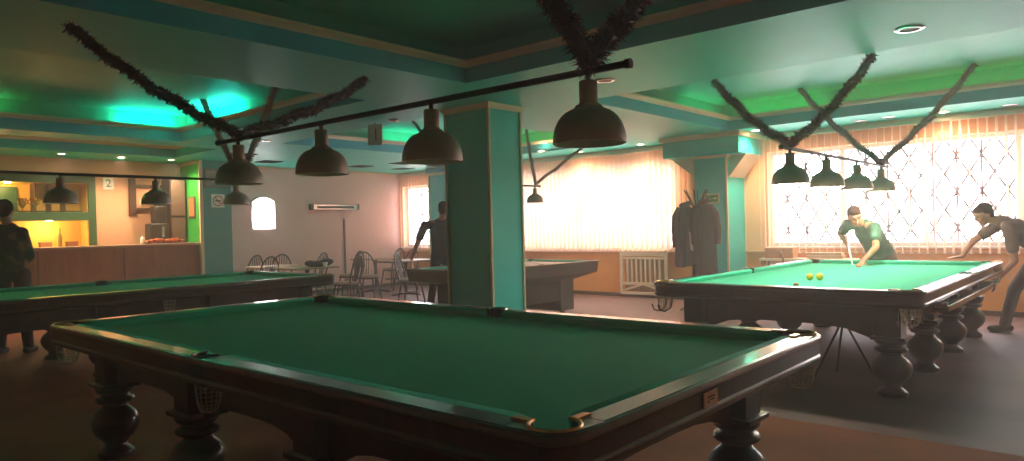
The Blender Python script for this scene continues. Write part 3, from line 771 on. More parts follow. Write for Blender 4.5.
garland((6.75, 3.12, ZC), (6.25, 2.2, R2+.03), (6.78, 1.65, ZC), 'pale brown tinsel V above the largest lit lamp by the window', MT['tinselg'], .062, 2200, .06)
garland((10.1, 3.40, 3.2), (9.3, 2.2, R2+.03), (10.15, 1.34, 3.2), 'pale brown tinsel V over the smallest lit lamp by the window', MT['tinselg'], .062, 2200, .06)
garland((10.1, 8.40, 3.2), (8.80, 7.15, 2.06), (10.0, 6.3, 3.2), 'thin tinsel V right of the central column before the blind', MT['tinselg'], .045, 1200, .03)
garland((7.9, 9.05, 3.2), (7.25, 7.2, 2.06), (8.6, 7.9, 3.2), 'tinsel garland partly hidden behind the central column', MT['tinselg'], .045, 900, .03)

VD = mat('vent_dark', (16, 40, 44), 1, spec=0)
for (x, y, l) in ((6.30, 11.85, 'dark square ceiling vent nearest the teal pillar above the cafe wall'), (7.35, 12.75, 'dark square ceiling vent above the arched window'), (8.05, 11.75, 'dark square ceiling vent between the arched window and the heater, nearer the camera'),
                  (9.45, 12.6, 'dark square ceiling vent above the wall heater'), (9.75, 11.55, 'dark square ceiling vent in front of the one above the heater'), (10.65, 12.6, 'dark square ceiling vent next to the corner blind'), (10.75, 11.5, 'dark square ceiling vent nearest the central column')):
    r = empty('ceiling_vent', (x, y, ZC)); tag(r, l, 'vent', 'square ceiling vents')
    mb = MB(); ring_profile(-.2, .2, -.2, .2, [(0, 0), (0, -.012), (.03, -.012), (.03, 0)], mb); mb.build('frame', VD, r)
    mb = MB(); mb.box(-.17, .17, -.17, .17, -.004, 0)
    for k in range(6): mb.box(-.17, .17, -.15+k*.055, -.13+k*.055, -.010, -.004)
    mb.build('grille', VD, r)
# ------------------------------------------------------------------ radiator cover
r = empty('radiator_cover', (WX-.10, 6.73, 0)); tag(r, 'pale slatted radiator cover under the glowing blind', 'radiator cover')
mb = MB(); mb.box(-.03, .0, -.5, -.44, .06, .85); mb.box(-.03, 0, .44, .5, .06, .85); mb.box(-.03, 0, -.44, .44, .78, .85); mb.box(-.03, 0, -.44, .44, .06, .11); mb.box(-.03, .08, -.52, .52, .85, .875)
mb.build('frame', MT['radiator'], r, bevel=.005)
for s_, pts in ((1, ((-.44, .11), (-.44, .15), (0, .28), (0, .24))), (-1, ((.44, .11), (.44, .15), (0, .28), (0, .24)))):
    T = Matrix(((0, 0, 1, 0), (1, 0, 0, 0), (0, 1, 0, 0), (0, 0, 0, 1)))
    mb = MB(); mb.prism([(y, z) for y, z in pts], -.028, -.008, T=T); mb.build('brace', MT['radiator'], r)
mb = MB(); mb.box(-.03, 0, -.44, .44, .24, .29); mb.box(-.03, 0, -.44, .44, .72, .76)
for k in range(8): y = -.34+k*.097; mb.box(-.028, -.006, y-.018, y+.018, .29, .72)
mb.build('slats', MT['radiator'], r, bevel=.003)
mb = MB(); mb.box(.02, .08, -.42, .42, .12, .74)
for k in range(12): y = -.39+k*.071; mb.box(.0, .02, y-.02, y+.02, .14, .72)
mb.build('radiator_fins', MT['seatpad'], r, bevel=.004)

# ------------------------------------------------------------------ coat rack and coats
cr = (10.05, 4.98)
r = empty('coat_rack', (*cr, 0)); tag(r, 'dark metal coat stand with spreading hooks in front of the wall column', 'coat rack')
mb = MB(); mb.tube([(0, 0, .02), (0, 0, 1.62)], .02, 12); mb.build('pole', MT['black_metal'], r)
for k in range(6):
    a_ = 2*PI*k/6+.3; c_, s_ = math.cos(a_), math.sin(a_)
    mb = MB(); mb.tube([(0, 0, 1.5), (c_*.05, s_*.05, 1.62), (c_*.12, s_*.12, 1.76), (c_*.19, s_*.19, 1.88)], .009, 8); mb.build('hook', MT['black_metal'], r)
for k in range(4):
    a_ = PI/2*k+.4; c_, s_ = math.cos(a_), math.sin(a_)
    mb = MB(); mb.tube([(0, 0, .12), (c_*.15, s_*.15, .10), (c_*.28, s_*.28, .015)], .012, 8); mb.build('foot', MT['black_metal'], r)
def coat(x, y, m, lbl, zt, zb, w_, rz, seed, lining):
    rnd = random.Random(seed); r = empty('hanging_coat', (x, y, 0), rz); tag(r, lbl, 'coat', 'coats on the coat stand')
    rows = 14; seg = 40; vs = []; fs = []
    for i in range(rows+1):
        u = i/rows; z = zt-(zt-zb)*u
        wx = w_*(.45+.35*min(u*5, 1)+.30*u); wy = w_*(.5+.15*min(u*4, 1)+.25*u)*.8
        if i == 0: wx *= .35; wy *= .4
        for k in range(seg):
            a_ = 2*PI*k/seg; f_ = 1+(.10*math.sin(a_*5+seed)+.07*math.sin(a_*9+u*2+seed))*min(u*2, 1)
            vs.append((wx*f_*math.cos(a_), wy*f_*math.sin(a_), z+(.03*math.sin(a_*2+seed) if i == rows else 0)))
    for i in range(rows):
        for k in range(seg): fs.append((i*seg+k, i*seg+(k+1)%seg, (i+1)*seg+(k+1)%seg, (i+1)*seg+k))
    fs += [tuple(range(seg)), tuple(rows*seg+k for k in range(seg))]
    mb = MB(); mb.add(vs, fs); mb.build('coat_body', m, r, smooth=60)
    for s_ in (-1, 1):
        mb = MB(); mb.tube([(s_*w_*.55, 0, zt-.06), (s_*w_*.95, -.02, zt-.2), (s_*w_*1.08, -.05, zt-.42), (s_*w_*1.05, -.07, zt-.66)], [.05, .065, .06, .05], 12); mb.build('sleeve', m, r)
    mb = MB(); mb.tube([(.07*math.cos(t), .06*math.sin(t), zt+.0+.02*math.cos(t)) for t in [2*PI*i/12 for i in range(12)]], .035, 8, closed=True); mb.build('collar', m, r)
    if lining:
        mb = MB(); mb.add([(w_*.1, -w_*.72, zt-.42), (w_*.35, -w_*.68, zt-.45), (w_*.45, -w_*.72, zt-.72), (w_*.18, -w_*.78, zt-.70), (w_*.1, -w_*.5, zt-.42), (w_*.35, -w_*.5, zt-.45), (w_*.45, -w_*.5, zt-.72), (w_*.18, -w_*.5, zt-.70)], [(0,1,2,3),(7,6,5,4),(0,4,5,1),(1,5,6,2),(2,6,7,3),(3,7,4,0)]); mb.build('lining_flap', MT['grey'], r)
VR = YAW-PI/2      # local x axis along the image's right
coat(cr[0]-.10, cr[1]+.13, MT['coat'], 'dark purple-grey coat on the window side of the coat stand', 1.66, .72, .165, VR, 3, 1)
coat(cr[0]+.04, cr[1]-.11, MT['coat2'], 'longer black coat on the column side of the coat stand', 1.70, .50, .165, VR, 5, 0)

# ------------------------------------------------------------------ hoop back chairs, cafe tables
def build_chair(wood, name='hoop_back_chair'):
    r = empty(name, (0, 0, 0))
    mb = MB(); mb.lathe([(0, .43), (.19, .43), (.205, .44), (.205, .455), (.18, .475), (0, .478)], 28); mb.build('seat', MT['seatpad'] if wood is MT['chairwood'] else wood, r)
    mb = MB(); mb.lathe([(.19, .405), (.21, .41), (.21, .43), (.19, .432)], 28, cap=False); mb.build('seat_ring', wood, r)
    for (x, y) in ((.15, .14), (-.15, .14), (.14, -.15), (-.14, -.15)):
        mb = MB(); mb.tube([(x*.9, y*.9, .42), (x*1.1, y*1.1, .22), (x*1.32, y*1.32, 0)], [.014, .016, .012], 10); mb.build('leg', wood, r)
    mb = MB(); mb.tube([(.16*math.cos(t), .16*math.sin(t), .22) for t in [2*PI*i/20 for i in range(20)]], .009, 8, closed=True); mb.build('stretcher', wood, r)
    pts = []
    for i in range(21):
        t = PI*i/20; x = -.205*math.cos(t)*(1.0 if abs(math.cos(t)) < .99 else .9); z = .46+.46*(math.sin(t)**.75 if math.sin(t) > 0 else 0); pts.append((x, -.16-.10*(z-.46)/.46, z))
    mb = MB(); mb.tube(pts, .014, 10); mb.build('back_hoop', wood, r)
    for x in (-.10, -.05, 0, .05, .10):
        zt = .46+.46*(max(0, 1-(x/.205)**2)**.375)
        mb = MB(); mb.tube([(x*.55, -.165, .46), (x*1.0, -.16-.10*(zt-.46)/.46, zt)], .006, 8); mb.build('spindle', wood, r)
    return r
ch0 = build_chair(MT['chairwood'])
CH = [(7.12, 13.3, .3, 'dark hoop-back chair nearest the teal pillar'), (6.78, 12.1, .1, 'dark hoop-back chair turned away, second from the teal pillar'),
      (7.65, 13.05, -.2, 'dark hoop-back chair under the arched window behind the beige table'), (8.35, 12.85, .4, 'dark hoop-back chair against the wall below the heater end'),
      (7.45, 10.45, .5, 'dark hoop-back chair beside the end of the billiard table before the bar'), (8.8, 12.2, 1.5, 'dark hoop-back chair seen side-on under the wall heater cable'),
      (8.70, 11.45, 2.8, 'dark hoop-back chair facing the camera with its whole back clear'), (10.65, 13.1, .2, 'dark hoop-back chair in the far corner by the blind'),
      (10.38, 12.3, .1, 'dark hoop-back chair behind the dark pedestal table'), (8.45, 9.85, -2.6, 'dark hoop-back chair beside the standing man with his back turned')]
for i, (x, y, rz, l) in enumerate(CH):
    c = ch0 if i == 0 else copy_tree(ch0)
    c.location = (x, y, 0); c.rotation_euler.z = rz; c.scale = (1.05, 1.05, 1.03); tag(c, l, 'chair', 'dark hoop-back chairs')
c = build_chair(MT['chairlight']); c.location = (10.85, 4.25, 0); c.rotation_euler.z = 1.2; tag(c, 'light brown hoop-back chair between the wall column and the window table', 'chair')
def cafe(x, y, lx, ly, m, lbl, z=.75, round_=False):
    r = empty('cafe_table', (x, y, 0)); tag(r, lbl, 'table', 'small cafe tables')
    mb = MB()
    if round_: mb.lathe([(0, z-.03), (lx-.01, z-.03), (lx, z-.02), (lx, z-.005), (lx-.01, z), (0, z)], 32)
    else: mb.box(-lx, lx, -ly, ly, z-.03, z)
    mb.build('table_top', m, r, bevel=0 if round_ else .006)
    mb = MB(); mb.lathe([(.05, z-.04), (.045, z-.07), (.03, z-.12), (.03, .12), (.045, .07), (.05, .04)], 16); mb.build('pedestal', MT['black_metal'], r)
    mb = MB()
    for k in range(4):
        a_ = PI/2*k+PI/4; mb.tube([(0, 0, .07), (.3*math.cos(a_), .3*math.sin(a_), .02)], [.025, .016], 8)
    mb.build('base', MT['black_metal'], r)
    return r
cafe(7.2, 12.45, .42, .36, MT['tabletop'], 'beige cafe table below the arched window')
cafe(7.15, 11.2, .45, .36, MT['tabletop2'], 'olive cafe table carrying the dark bag and white cup')
cafe(9.55, 11.3, .55, .36, MT['tabledark'], 'dark cafe table beside the standing man')
cafe(9.75, 12.55, .42, .36, MT['tabletop'], 'farther cafe table near the corner blind', .77)
mb = MB(); mb.ell((0, 0, .05), (.24, .13, .06)); mb.ell((.16, .02, .09), (.12, .10, .06)); mb.ell((-.14, 0, .07), (.10, .09, .05))
o = mb.build('folded_jacket', MT['coat2'], loc=(7.30, 11.08, .748)); o.rotation_euler.z = VR
rm = o.modifiers.new('r', 'REMESH'); rm.mode = 'VOXEL'; rm.voxel_size = .012; rm.use_smooth_shade = True
tag(o, 'black folded jacket lying on the olive cafe table', 'jacket')
mb = MB(); mb.lathe([(0, 0), (.034, 0), (.038, .01), (.048, .085), (.044, .085), (.034, .014), (0, .012)], 20); o = mb.build('cup', MT['ceramic'], loc=(7.33, 10.90, .75))
tag(o, 'white cup at the edge of the olive cafe table', 'cup')

# ------------------------------------------------------------------ wall heater, cable duct
r = empty('wall_heater', (9.52, WY-.02, 1.88)); tag(r, 'silver infrared heater mounted high on the pink wall', 'heater')
mb = MB(); mb.prism([(-.62, 0), (.62, 0), (.66, .11), (-.60, .13)], 0, .11, T=RXM); mb.build('housing', MT['steel'], r, bevel=.008)
mb = MB(); mb.box(-.48, .50, -.125, -.112, .03, .085); mb.build('heating_panel', MT['machine'], r, bevel=.004)
for x in (-.64, .60):
    mb = MB(); mb.box(x, x+.06, -.12, 0, -.005, .13); mb.build('end_cap', MT['black'], r, bevel=.01)
mb = MB(); mb.tube([(.52, -.04, 0), (.50, -.03, -.12), (.33, -.01, -.24)], .006, 6); mb.build('cable', MT['white'], r)
mb = MB(); mb.box(9.81, 9.85, WY-.02, WY, .07, 1.66); o = struct('trim_13', mb, MT['frame'])

# ------------------------------------------------------------------ bar
r = empty('bar_counter', (0, 0, 0)); tag(r, 'long brown bar counter with pale top in front of the lit niches', 'counter')
mb = MB(); mb.box(X0+.02, PX0-.035, 13.22, 13.42, 0, 1.20); mb.build('front_panel', MT['counter'], r, bevel=.004)
mb = MB(); mb.box(X0+.02, PX0-.034, 13.14, 13.62, 1.20, 1.245); mb.build('counter_top', MT['counter_top'], r, bevel=.01)
for x in (.9, 2.2, 3.5, 4.8):
    mb = MB(); mb.box(x-.01, x+.01, 13.205, 13.219, .05, 1.18); mb.build('panel_strip', MT['darkdoor'], r)
ZB = 1.245
def trophy(x, lbl):
    r = empty('trophy_cup', (x, BW+.16, 1.84)); tag(r, lbl, 'trophy', 'gold trophies')
    mb = MB(); mb.lathe([(0, 0), (.045, 0), (.045, .02), (.02, .035)], 16); mb.build('base', MT['darkdoor'], r)
    mb = MB(); mb.lathe([(.012, .03), (.014, .08), (.03, .10), (.05, .14), (.062, .22), (.064, .25), (.058, .25), (.045, .15), (0, .12)], 20); mb.build('bowl', MT['gold'], r)
    for s_ in (-1, 1):
        mb = MB(); mb.tube([(s_*.05, 0, .22), (s_*.09, 0, .22), (s_*.09, 0, .17), (s_*.045, 0, .14)], .007, 8); mb.build('handle', MT['gold'], r)
trophy(3.57, 'gold trophy cup on the upper bar niche shelf, left of its twin'); trophy(3.74, 'gold trophy cup on the upper bar niche shelf, nearer the lamp')
def bottle(x, y, z, m, lbl, h=.27):
    mb = MB(); mb.lathe([(0, 0), (.034, 0), (.036, .01), (.036, h*.55), (.028, h*.66), (.013, h*.74), (.012, h*.95), (.015, h*.96), (.015, h), (0, h)], 18)
    o = mb.build('bottle', m, loc=(x, y, z)); tag(o, lbl, 'bottle'); return o
bottle(4.12, BW+.15, 1.22, MT['bottle'], 'olive glass bottle standing in the lower lit niche', .34)
for (x, l) in ((3.15, 'low dark box in the lower niche behind the camouflage jacket'), (3.92, 'low dark box in the lower niche left of the bottle'), (4.33, 'low dark box in the lower niche right of the bottle')):
    mb = MB(); mb.box(-.09, .09, -.06, .06, 0, .10); mb.box(-.095, .095, -.065, .065, .08, .105); o = mb.build('storage_box', MT['frame'], loc=(x, BW+.25, 1.22), bevel=.006); tag(o, l, 'box', 'boxes in the lower niche')
# number plate
r = empty('number_sign', (4.88, BW-.004, 2.37)); tag(r, 'small white wall sign with a green number 2', 'sign')
mb = MB(); mb.box(-.09, .09, -.008, 0, -.11, .11); mb.build('plate', MT['white'], r, bevel=.003)
def text(s_, size, m, par, loc, rot, ex=.002, name='lettering'):
    cu = bpy.data.curves.new(name, 'FONT'); cu.body = s_; cu.size = size; cu.extrude = ex; cu.align_x = 'CENTER'; cu.align_y = 'CENTER'
    o = bpy.data.objects.new(name, cu); C.objects.link(o); o.parent = par; o.location = loc; o.rotation_euler = rot; cu.materials.append(m)
    me = bpy.data.meshes.new_from_object(o); o2 = bpy.data.objects.new(name, me); C.objects.link(o2); o2.parent = par; o2.location = loc; o2.rotation_euler = rot
    bpy.data.objects.remove(o); return o2
text('2', .2, MT['ink'], r, (0, -.01, 0), (PI/2, 0, 0), name='numeral')
# bracket rack on the bar wall
r = empty('wall_rack', (5.3, BW, 0)); tag(r, 'dark wooden wall rack with two rails left of the bar machine', 'rack')
mb = MB(); mb.box(-.08, .04, -.05, 0, 1.80, 2.48); mb.build('upright', MT['darkdoor'], r, bevel=.006)
for z in (1.87, 2.31):
    mb = MB(); mb.box(.04, .62, -.045, -.005, z, z+.055); mb.build('rail', MT['darkdoor'], r, bevel=.005)
# dark machine behind the counter
r = empty('coffee_machine', (5.62, 13.78, 0)); tag(r, 'tall dark coffee machine standing behind the bar counter', 'machine')
mb = MB(); mb.box(-.22, .18, -.14, .16, 0, 1.24); mb.build('stand', MT['machine'], r, bevel=.01)
mb = MB(); mb.box(-.20, .15, -.13, .14, 1.24, 1.62); mb.box(-.10, .13, -.10, .12, 1.62, 1.95); mb.build('body', MT['machine'], r, bevel=.03)
mb = MB(); mb.lathe([(.06, 1.95), (.11, 2.05), (.14, 2.2), (.14, 2.24), (.05, 2.26), (0, 2.27)], 20); mb.build('hopper', MT['machine'], r)
mb = MB(); mb.box(.0, .05, -.145, -.131, 1.36, 1.56); mb.build('display', MT['steel'], r, bevel=.003)
r = empty('tall_fridge', (5.96, 13.86, 0)); tag(r, 'narrow grey fridge between the coffee machine and the green pillar', 'fridge')
mb = MB(); mb.box(-.15, .15, -.16, .2, 0, 2.48); mb.build('body', MT['machine'], r, bevel=.01)
mb = MB(); mb.box(-.13, .13, -.18, -.161, .1, 1.72); mb.box(-.13, .13, -.18, -.161, 1.76, 2.44); mb.build('door', MT['machine_light'], r, bevel=.006)
r = empty('snack_tray', (5.6, 13.36, ZB)); tag(r, 'tray of orange packets at the pillar end of the bar counter', 'tray')
mb = MB(); mb.box(-.42, .30, -.12, .12, 0, .02); mb.build('tray', MT['darkdoor'], r, bevel=.004)
for k in range(7):
    mb = MB(); x = -.34+k*.095; mb.box(-.042, .042, -.08, .08, 0, .045+.03*((k*7) % 3)/2); mb.build('packet', MT['food'], r, bevel=.012, loc=(x, 0, .02))
bottle(5.18, 13.4, ZB, MT['ceramic'], 'slim white bottle on the counter beside the snack tray', .17)
# notices on the pillar
r = empty('notice_frame', (PX0-.001, 13.50, 1.92)); tag(r, 'small orange framed notice on the bright green pillar face', 'notice')
mb = MB(); mb.box(-.02, 0, -.13, .13, -.20, .20); mb.build('frame', MT['frame'], r, bevel=.004)
mb = MB(); mb.box(-.024, -.02, -.10, .10, -.17, .17); mb.build('print', MT['pictureg'], r)
r = empty('no_smoking_sign', (6.48, PY0-.001, 2.03)); tag(r, 'white square no-smoking sign on the teal pillar', 'sign')
mb = MB(); mb.box(-.13, .13, -.008, 0, -.13, .13); mb.build('plate', MT['white'], r, bevel=.002)
mb = MB(); mb.tube([(.095*math.cos(t), -.010, .095*math.sin(t)) for t in [2*PI*i/28 for i in range(28)]], .009, 6, closed=True); mb.tube([(-.065, -.012, .065), (.065, -.012, -.065)], .008, 6); mb.build('red_ring', MT['red'], r)
mb = MB(); mb.box(-.06, .05, -.011, -.008, -.012, .012); mb.build('cigarette', MT['dk'], r)
r = empty('wall_picture', (6.50, PY0-.001, 2.45)); tag(r, 'wide grey framed picture above the no-smoking sign', 'picture')
mb = MB(); mb.box(-.28, .22, -.025, 0, -.17, .19); mb.build('frame', MT['machine_light'], r, bevel=.005)
mb = MB(); mb.box(-.25, .19, -.028, -.025, -.14, .16); mb.build('print', MT['picture'], r)

# exit sign on column 2 (left face, normal -x)
r = empty('exit_sign', (cx0-.001, 5.10, 1.76)); tag(r, 'small green running-man exit sign on the wall column', 'sign')
mb = MB(); mb.box(-.01, 0, -.16, .16, -.08, .08); mb.build('plate', MT['offwhite'], r, bevel=.002)
mb = MB(); mb.box(-.013, -.01, -.135, .02, -.055, .055); mb.box(-.013, -.01, .03, .135, -.055, .055); mb.build('green_field', MT['exitg'], r)
Tm = Matrix(((0, 0, 1, 0), (-1, 0, 0, 0), (0, 1, 0, 0), (0, 0, 0, 1)))
mb = MB(); mb.prism([(.03, -.006), (.08, -.006), (.08, -.03), (.12, 0), (.08, .03), (.08, .006), (.03, .006)], -.016, -.013, T=Tm)
mb.ell((-.0145, .085, .035), (.003, .011, .011), None, 10, 6)
mb.prism([(-.10, .02), (-.07, .026), (-.055, .0), (-.04, -.02), (-.05, -.026), (-.068, -.012), (-.08, -.045), (-.092, -.045), (-.086, -.01), (-.11, .0)], -.016, -.013, T=Tm)
mb.build('running_figure', MT['white'], r, smooth=0)
# small ceiling sign and cards
r = empty('ceiling_sign', (5.78, 7.38, ZC-.001)); tag(r, 'small white hanging sign with a red mark, left of the central column', 'sign')
mb = MB(); mb.tube([(0, 0, 0), (0, 0, -.03)], .006, 6); mb.build('hanger', MT['black_metal'], r)
T = Matrix.Rotation(VR, 4, 'Z')
mb = MB(); mb.box(-.095, .095, -.01, .01, -.30, -.03, T=T); mb.build('plate', MT['offwhite'], r, bevel=.003)
mb = MB(); mb.box(.0, .02, -.013, -.0101, -.24, -.09, T=T); mb.build('red_mark', MT['red'], r)

# ------------------------------------------------------------------ things on the window table
def ball(x, y, lbl):
    mb = MB(); mb.ell((0, 0, 0), (.034, .034, .034), None, 28, 18); o = mb.build('billiard_ball', MT['ball'], loc=(x, y, .795+.034)); tag(o, lbl, 'ball', 'yellow balls on the window table')
ball(6.93, 2.28, 'yellow ball touching another, on the coat stand side'); ball(6.98, 2.205, 'yellow ball touching another, on the players side')
mb = MB(); mb.box(-.03, .03, -.015, .015, 0, .022); mb.box(-.012, .012, -.01, .01, .022, .026); o = mb.build('chalk', MT['chalk'], loc=(6.32, 2.2, .795), bevel=.003); tag(o, 'orange cube of cue chalk near the short cushion of the window table', 'chalk')
# folded metal stand under the window table
r = empty('trestle_stand', (6.55, 1.88, 0)); tag(r, 'thin dark folding stand with splayed legs under the window table', 'stand')
d = Vector((math.cos(VR), math.sin(VR), 0))
for s_ in (-1, 1):
    mb = MB(); mb.tube([(0, 0, .50), tuple(d*s_*.26+Vector((0, 0, .0)))], .010, 8); mb.build('leg', MT['black_metal'], r)
mb = MB(); mb.tube([(0, 0, .50), (.12, .1, .0)], .010, 8); mb.build('leg', MT['black_metal'], r)
mb = MB(); mb.box(-.06, .06, -.04, .04, .49, .53); mb.build('head', MT['black_metal'], r, bevel=.008)
# boxes by the window behind the table
r = empty('wooden_bench', (11.18, 3.75, 0)); tag(r, 'low wooden bench under the window beyond the window table', 'bench')
mb = MB(); mb.box(-.17, .17, -.75, .65, .74, .78); mb.build('bench_top', MT['offwhite'], r, bevel=.006)
for (x, y) in ((-.14, -.7), (.14, -.7), (-.14, .6), (.14, .6)):
    mb = MB(); mb.box(x-.02, x+.02, y-.02, y+.02, 0, .74); mb.build('leg', MT['frame'], r)
mb = MB(); mb.box(-.10, .10, -.22, .22, 0, .16); mb.box(-.105, .105, -.225, .225, .13, .165); o = mb.build('cardboard_box', mat('brown_card', (206, 140, 98), .8, noise=.1), loc=(11.15, 4.10, .78), bevel=.004); tag(o, 'brown carton on the bench beside the wall column', 'box')
mb = MB(); mb.box(-.09, .09, -.26, .26, 0, .05); mb.box(-.08, .08, -.24, .24, .05, .09); o = mb.build('flat_case', mat('beige_case', (214, 170, 138), .7, noise=.1), loc=(11.15, 3.42, .78), bevel=.006); o.rotation_euler.x = .0; tag(o, 'flat beige case on the bench below the window', 'case')

# ------------------------------------------------------------------ people
def V(*a): return Vector(a)
def remesh(o, vox, sm=4):
    a = o.modifiers.new('remesh', 'REMESH'); a.mode = 'VOXEL'; a.voxel_size = vox; a.use_smooth_shade = True
    b = o.modifiers.new('smooth', 'SMOOTH'); b.iterations = sm; b.factor = .5
def hand(mb, wrist, d, nrm, thumb_side, curl=.35, s_=1.0):
    """d: direction the fingers point, nrm: back of the hand, thumb_side: +1/-1 along nrm x d"""
    d = d.normalized(); nrm = (nrm-d*nrm.dot(d)).normalized(); side = nrm.cross(d).normalized()*thumb_side
    mb.cap(wrist, wrist+d*.07*s_, .026*s_, .036*s_, side, .5)
    for k, (off_, L) in enumerate(((.030, .070), (.010, .080), (-.010, .075), (-.029, .060))):
        p = wrist+d*.088*s_+side*off_*s_; q = d+side*off_*2.2
        p1 = p+q.normalized()*L*.45*s_; q2 = (q-nrm*curl*1.2).normalized(); p2 = p1+q2*L*.32*s_; q3 = (q2-nrm*curl).normalized(); p3 = p2+q3*L*.25*s_
        mb.cap(p-q.normalized()*.02, p1, .0095*s_, .0088*s_, seg=10); mb.cap(p1, p2, .0088*s_, .008*s_, seg=10); mb.cap(p2, p3, .008*s_, .007*s_, seg=10)
    p = wrist+d*.025*s_+side*.026*s_; q = (d*.6+side*.75-nrm*.2).normalized()
    mb.cap(p, p+q*.045*s_, .013*s_, .011*s_, seg=10); q2 = (d*.9+side*.3-nrm*.3).normalized(); mb.cap(p+q*.045*s_, p+q*.045*s_+q2*.032*s_, .011*s_, .009*s_, seg=10)
def person(name, lbl, base, J, mats, face, headup, hands, sleeve='short', voxel=.008, hairlong=1.0, shift=(0, 0, 0)):
    """J: joint positions in world; everything is stored relative to base"""
    root = empty('person', Vector(base)+Vector(shift)); tag(root, lbl, 'person'); B = Vector(base)
    J = {k: Vector(v)-B for k, v in J.items()}
    face = face.normalized(); hu = (headup-face*headup.dot(face)).normalized(); hr = face.cross(hu).normalized()
    sh = (J['sl']-J['sr']).normalized(); hp = (J['hl']-J['hr']).normalized()
    chest = J['neck'].lerp(J['pelvis'], .30); waist = J['neck'].lerp(J['pelvis'], .66)
    # body
    b = MB()
    hc = J['head']; A = (hr, face, hu)
    b.ell(hc+hu*.03-face*.012, (.076, .096, .098), A); b.ell(hc-hu*.045+face*.025, (.058, .068, .078), A); b.ell(hc-hu*.085+face*.058, (.028, .026, .022), A, 12, 8)
    b.cap(hc+face*.092+hu*.012, hc+face*.112-hu*.026, .009, .014, seg=10)
    b.ell(hc+face*.078+hu*.028, (.052, .020, .012), A, 14, 8)
    for s_ in (-1, 1):
        b.ell(hc+hr*s_*.076-face*.004-hu*.01, (.010, .019, .031), A, 12, 8)
        b.ell(hc+hr*s_*.036+face*.068-hu*.03, (.024, .022, .022), A, 12, 8)
    b.ell(hc+face*.088-hu*.056, (.026, .014, .010), A, 12, 8)
    b.cap(J['neck'], hc-hu*.06-face*.02, .056, .052)
    b.cap(J['neck']+(waist-J['neck'])*.12, chest, .135, .160, sh, .58); b.cap(chest, waist, .155, .135, sh, .66); b.cap(waist, J['pelvis'], .135, .155, hp, .68)
    for s_ in ('l', 'r'):
        b.cap(J['neck'], J['s'+s_], .05, .062); b.cap(J['s'+s_], J['e'+s_], .050, .040); b.cap(J['e'+s_], J['w'+s_], .040, .026)
        hd = hands[s_]; hand(b, J['w'+s_], hd[0], hd[1], hd[2], hd[3])
        b.cap(J['h'+s_], J['k'+s_], .080, .056); b.cap(J['k'+s_], J['a'+s_], .054, .036)
    o = b.build('body', mats['skin'], root, smooth=0); remesh(o, voxel, 3)
    # shirt
    m = MB()
    m.cap(J['neck']+(waist-J['neck'])*.14, chest, .145, .176, sh, .62); m.cap(J['neck']+(waist-J['neck'])*.05, chest, .120, .175, sh, .66); m.cap(chest, waist, .178, .164, sh, .74); m.cap(waist, J['pelvis'].lerp(waist, .1), .158, .168, hp, .74)
    nk = (J['neck']-chest).normalized()
    m.cap(J['neck']-nk*.03, J['neck']+nk*.012, .082, .066)
    for s_ in ('l', 'r'):
        m.cap(J['neck']-nk*.035, J['s'+s_], .055, .074)
        if sleeve == 'short': m.cap(J['s'+s_], J['s'+s_].lerp(J['e'+s_], .62), .070, .066)
        else: m.cap(J['s'+s_], J['e'+s_], .070, .058); m.cap(J['e'+s_], J['e'+s_].lerp(J['w'+s_], .9), .058, .042)
    o = m.build('shirt', mats['shirt'], root, smooth=0); remesh(o, .011, 3)
    # trousers
    m = MB(); m.cap(waist.lerp(J['pelvis'], .72), J['pelvis'], .150, .166, hp, .74)
    for s_ in ('l', 'r'): m.cap(J['h'+s_], J['k'+s_], .096, .070); m.cap(J['k'+s_], J['a'+s_]+V(0, 0, .01), .070, .058)
    o = m.build('trousers', mats['legs'], root, smooth=0); remesh(o, .011, 3)
    for s_ in ('l', 'r'):
        f_ = J['f'+s_]; f_ = (f_-J['a'+s_]); f_.z = 0; f_.normalize(); a_ = J['a'+s_].copy(); a_.z = 0
        m = MB(); m.cap(a_-f_*.05+V(0, 0, .048), a_+f_*.14+V(0, 0, .040), .044, .042, seg=14); m.cap(a_+V(0, 0, .05), a_+V(0, 0, .09), .045, .045)
        o = m.build('shoe', MT['shoe'], root, smooth=0); remesh(o, .009, 2)
    # hair
    m = MB(); m.ell(hc+hu*.050-face*.022, (.082, .096, .090), A); m.ell(hc-face*.055+hu*.0, (.074, .052, .085*hairlong), A); m.ell(hc+hu*.072+face*.036, (.070, .060, .042), A)
    for s_ in (-1, 1): m.ell(hc+hr*s_*.070-face*.012+hu*.03, (.014, .03, .04), A)
    o = m.build('hair', mats['hair'], root, smooth=0); remesh(o, .008, 2)
    for s_ in (-1, 1):
        m = MB(); m.ell(hc+hr*s_*.031+face*.089+hu*.002, (.011, .008, .006), A, 12, 8); m.build('eye', MT['eye'], root)
        m = MB(); m.ell(hc+hr*s_*.032+face*.094+hu*.022, (.017, .006, .004), A, 12, 8); m.build('eyebrow', mats['hair'], root)
    m = MB(); m.ell(hc+face*.099-hu*.056, (.022, .007, .006), A, 12, 8); m.build('mouth', MT['lip'], root)
    return root
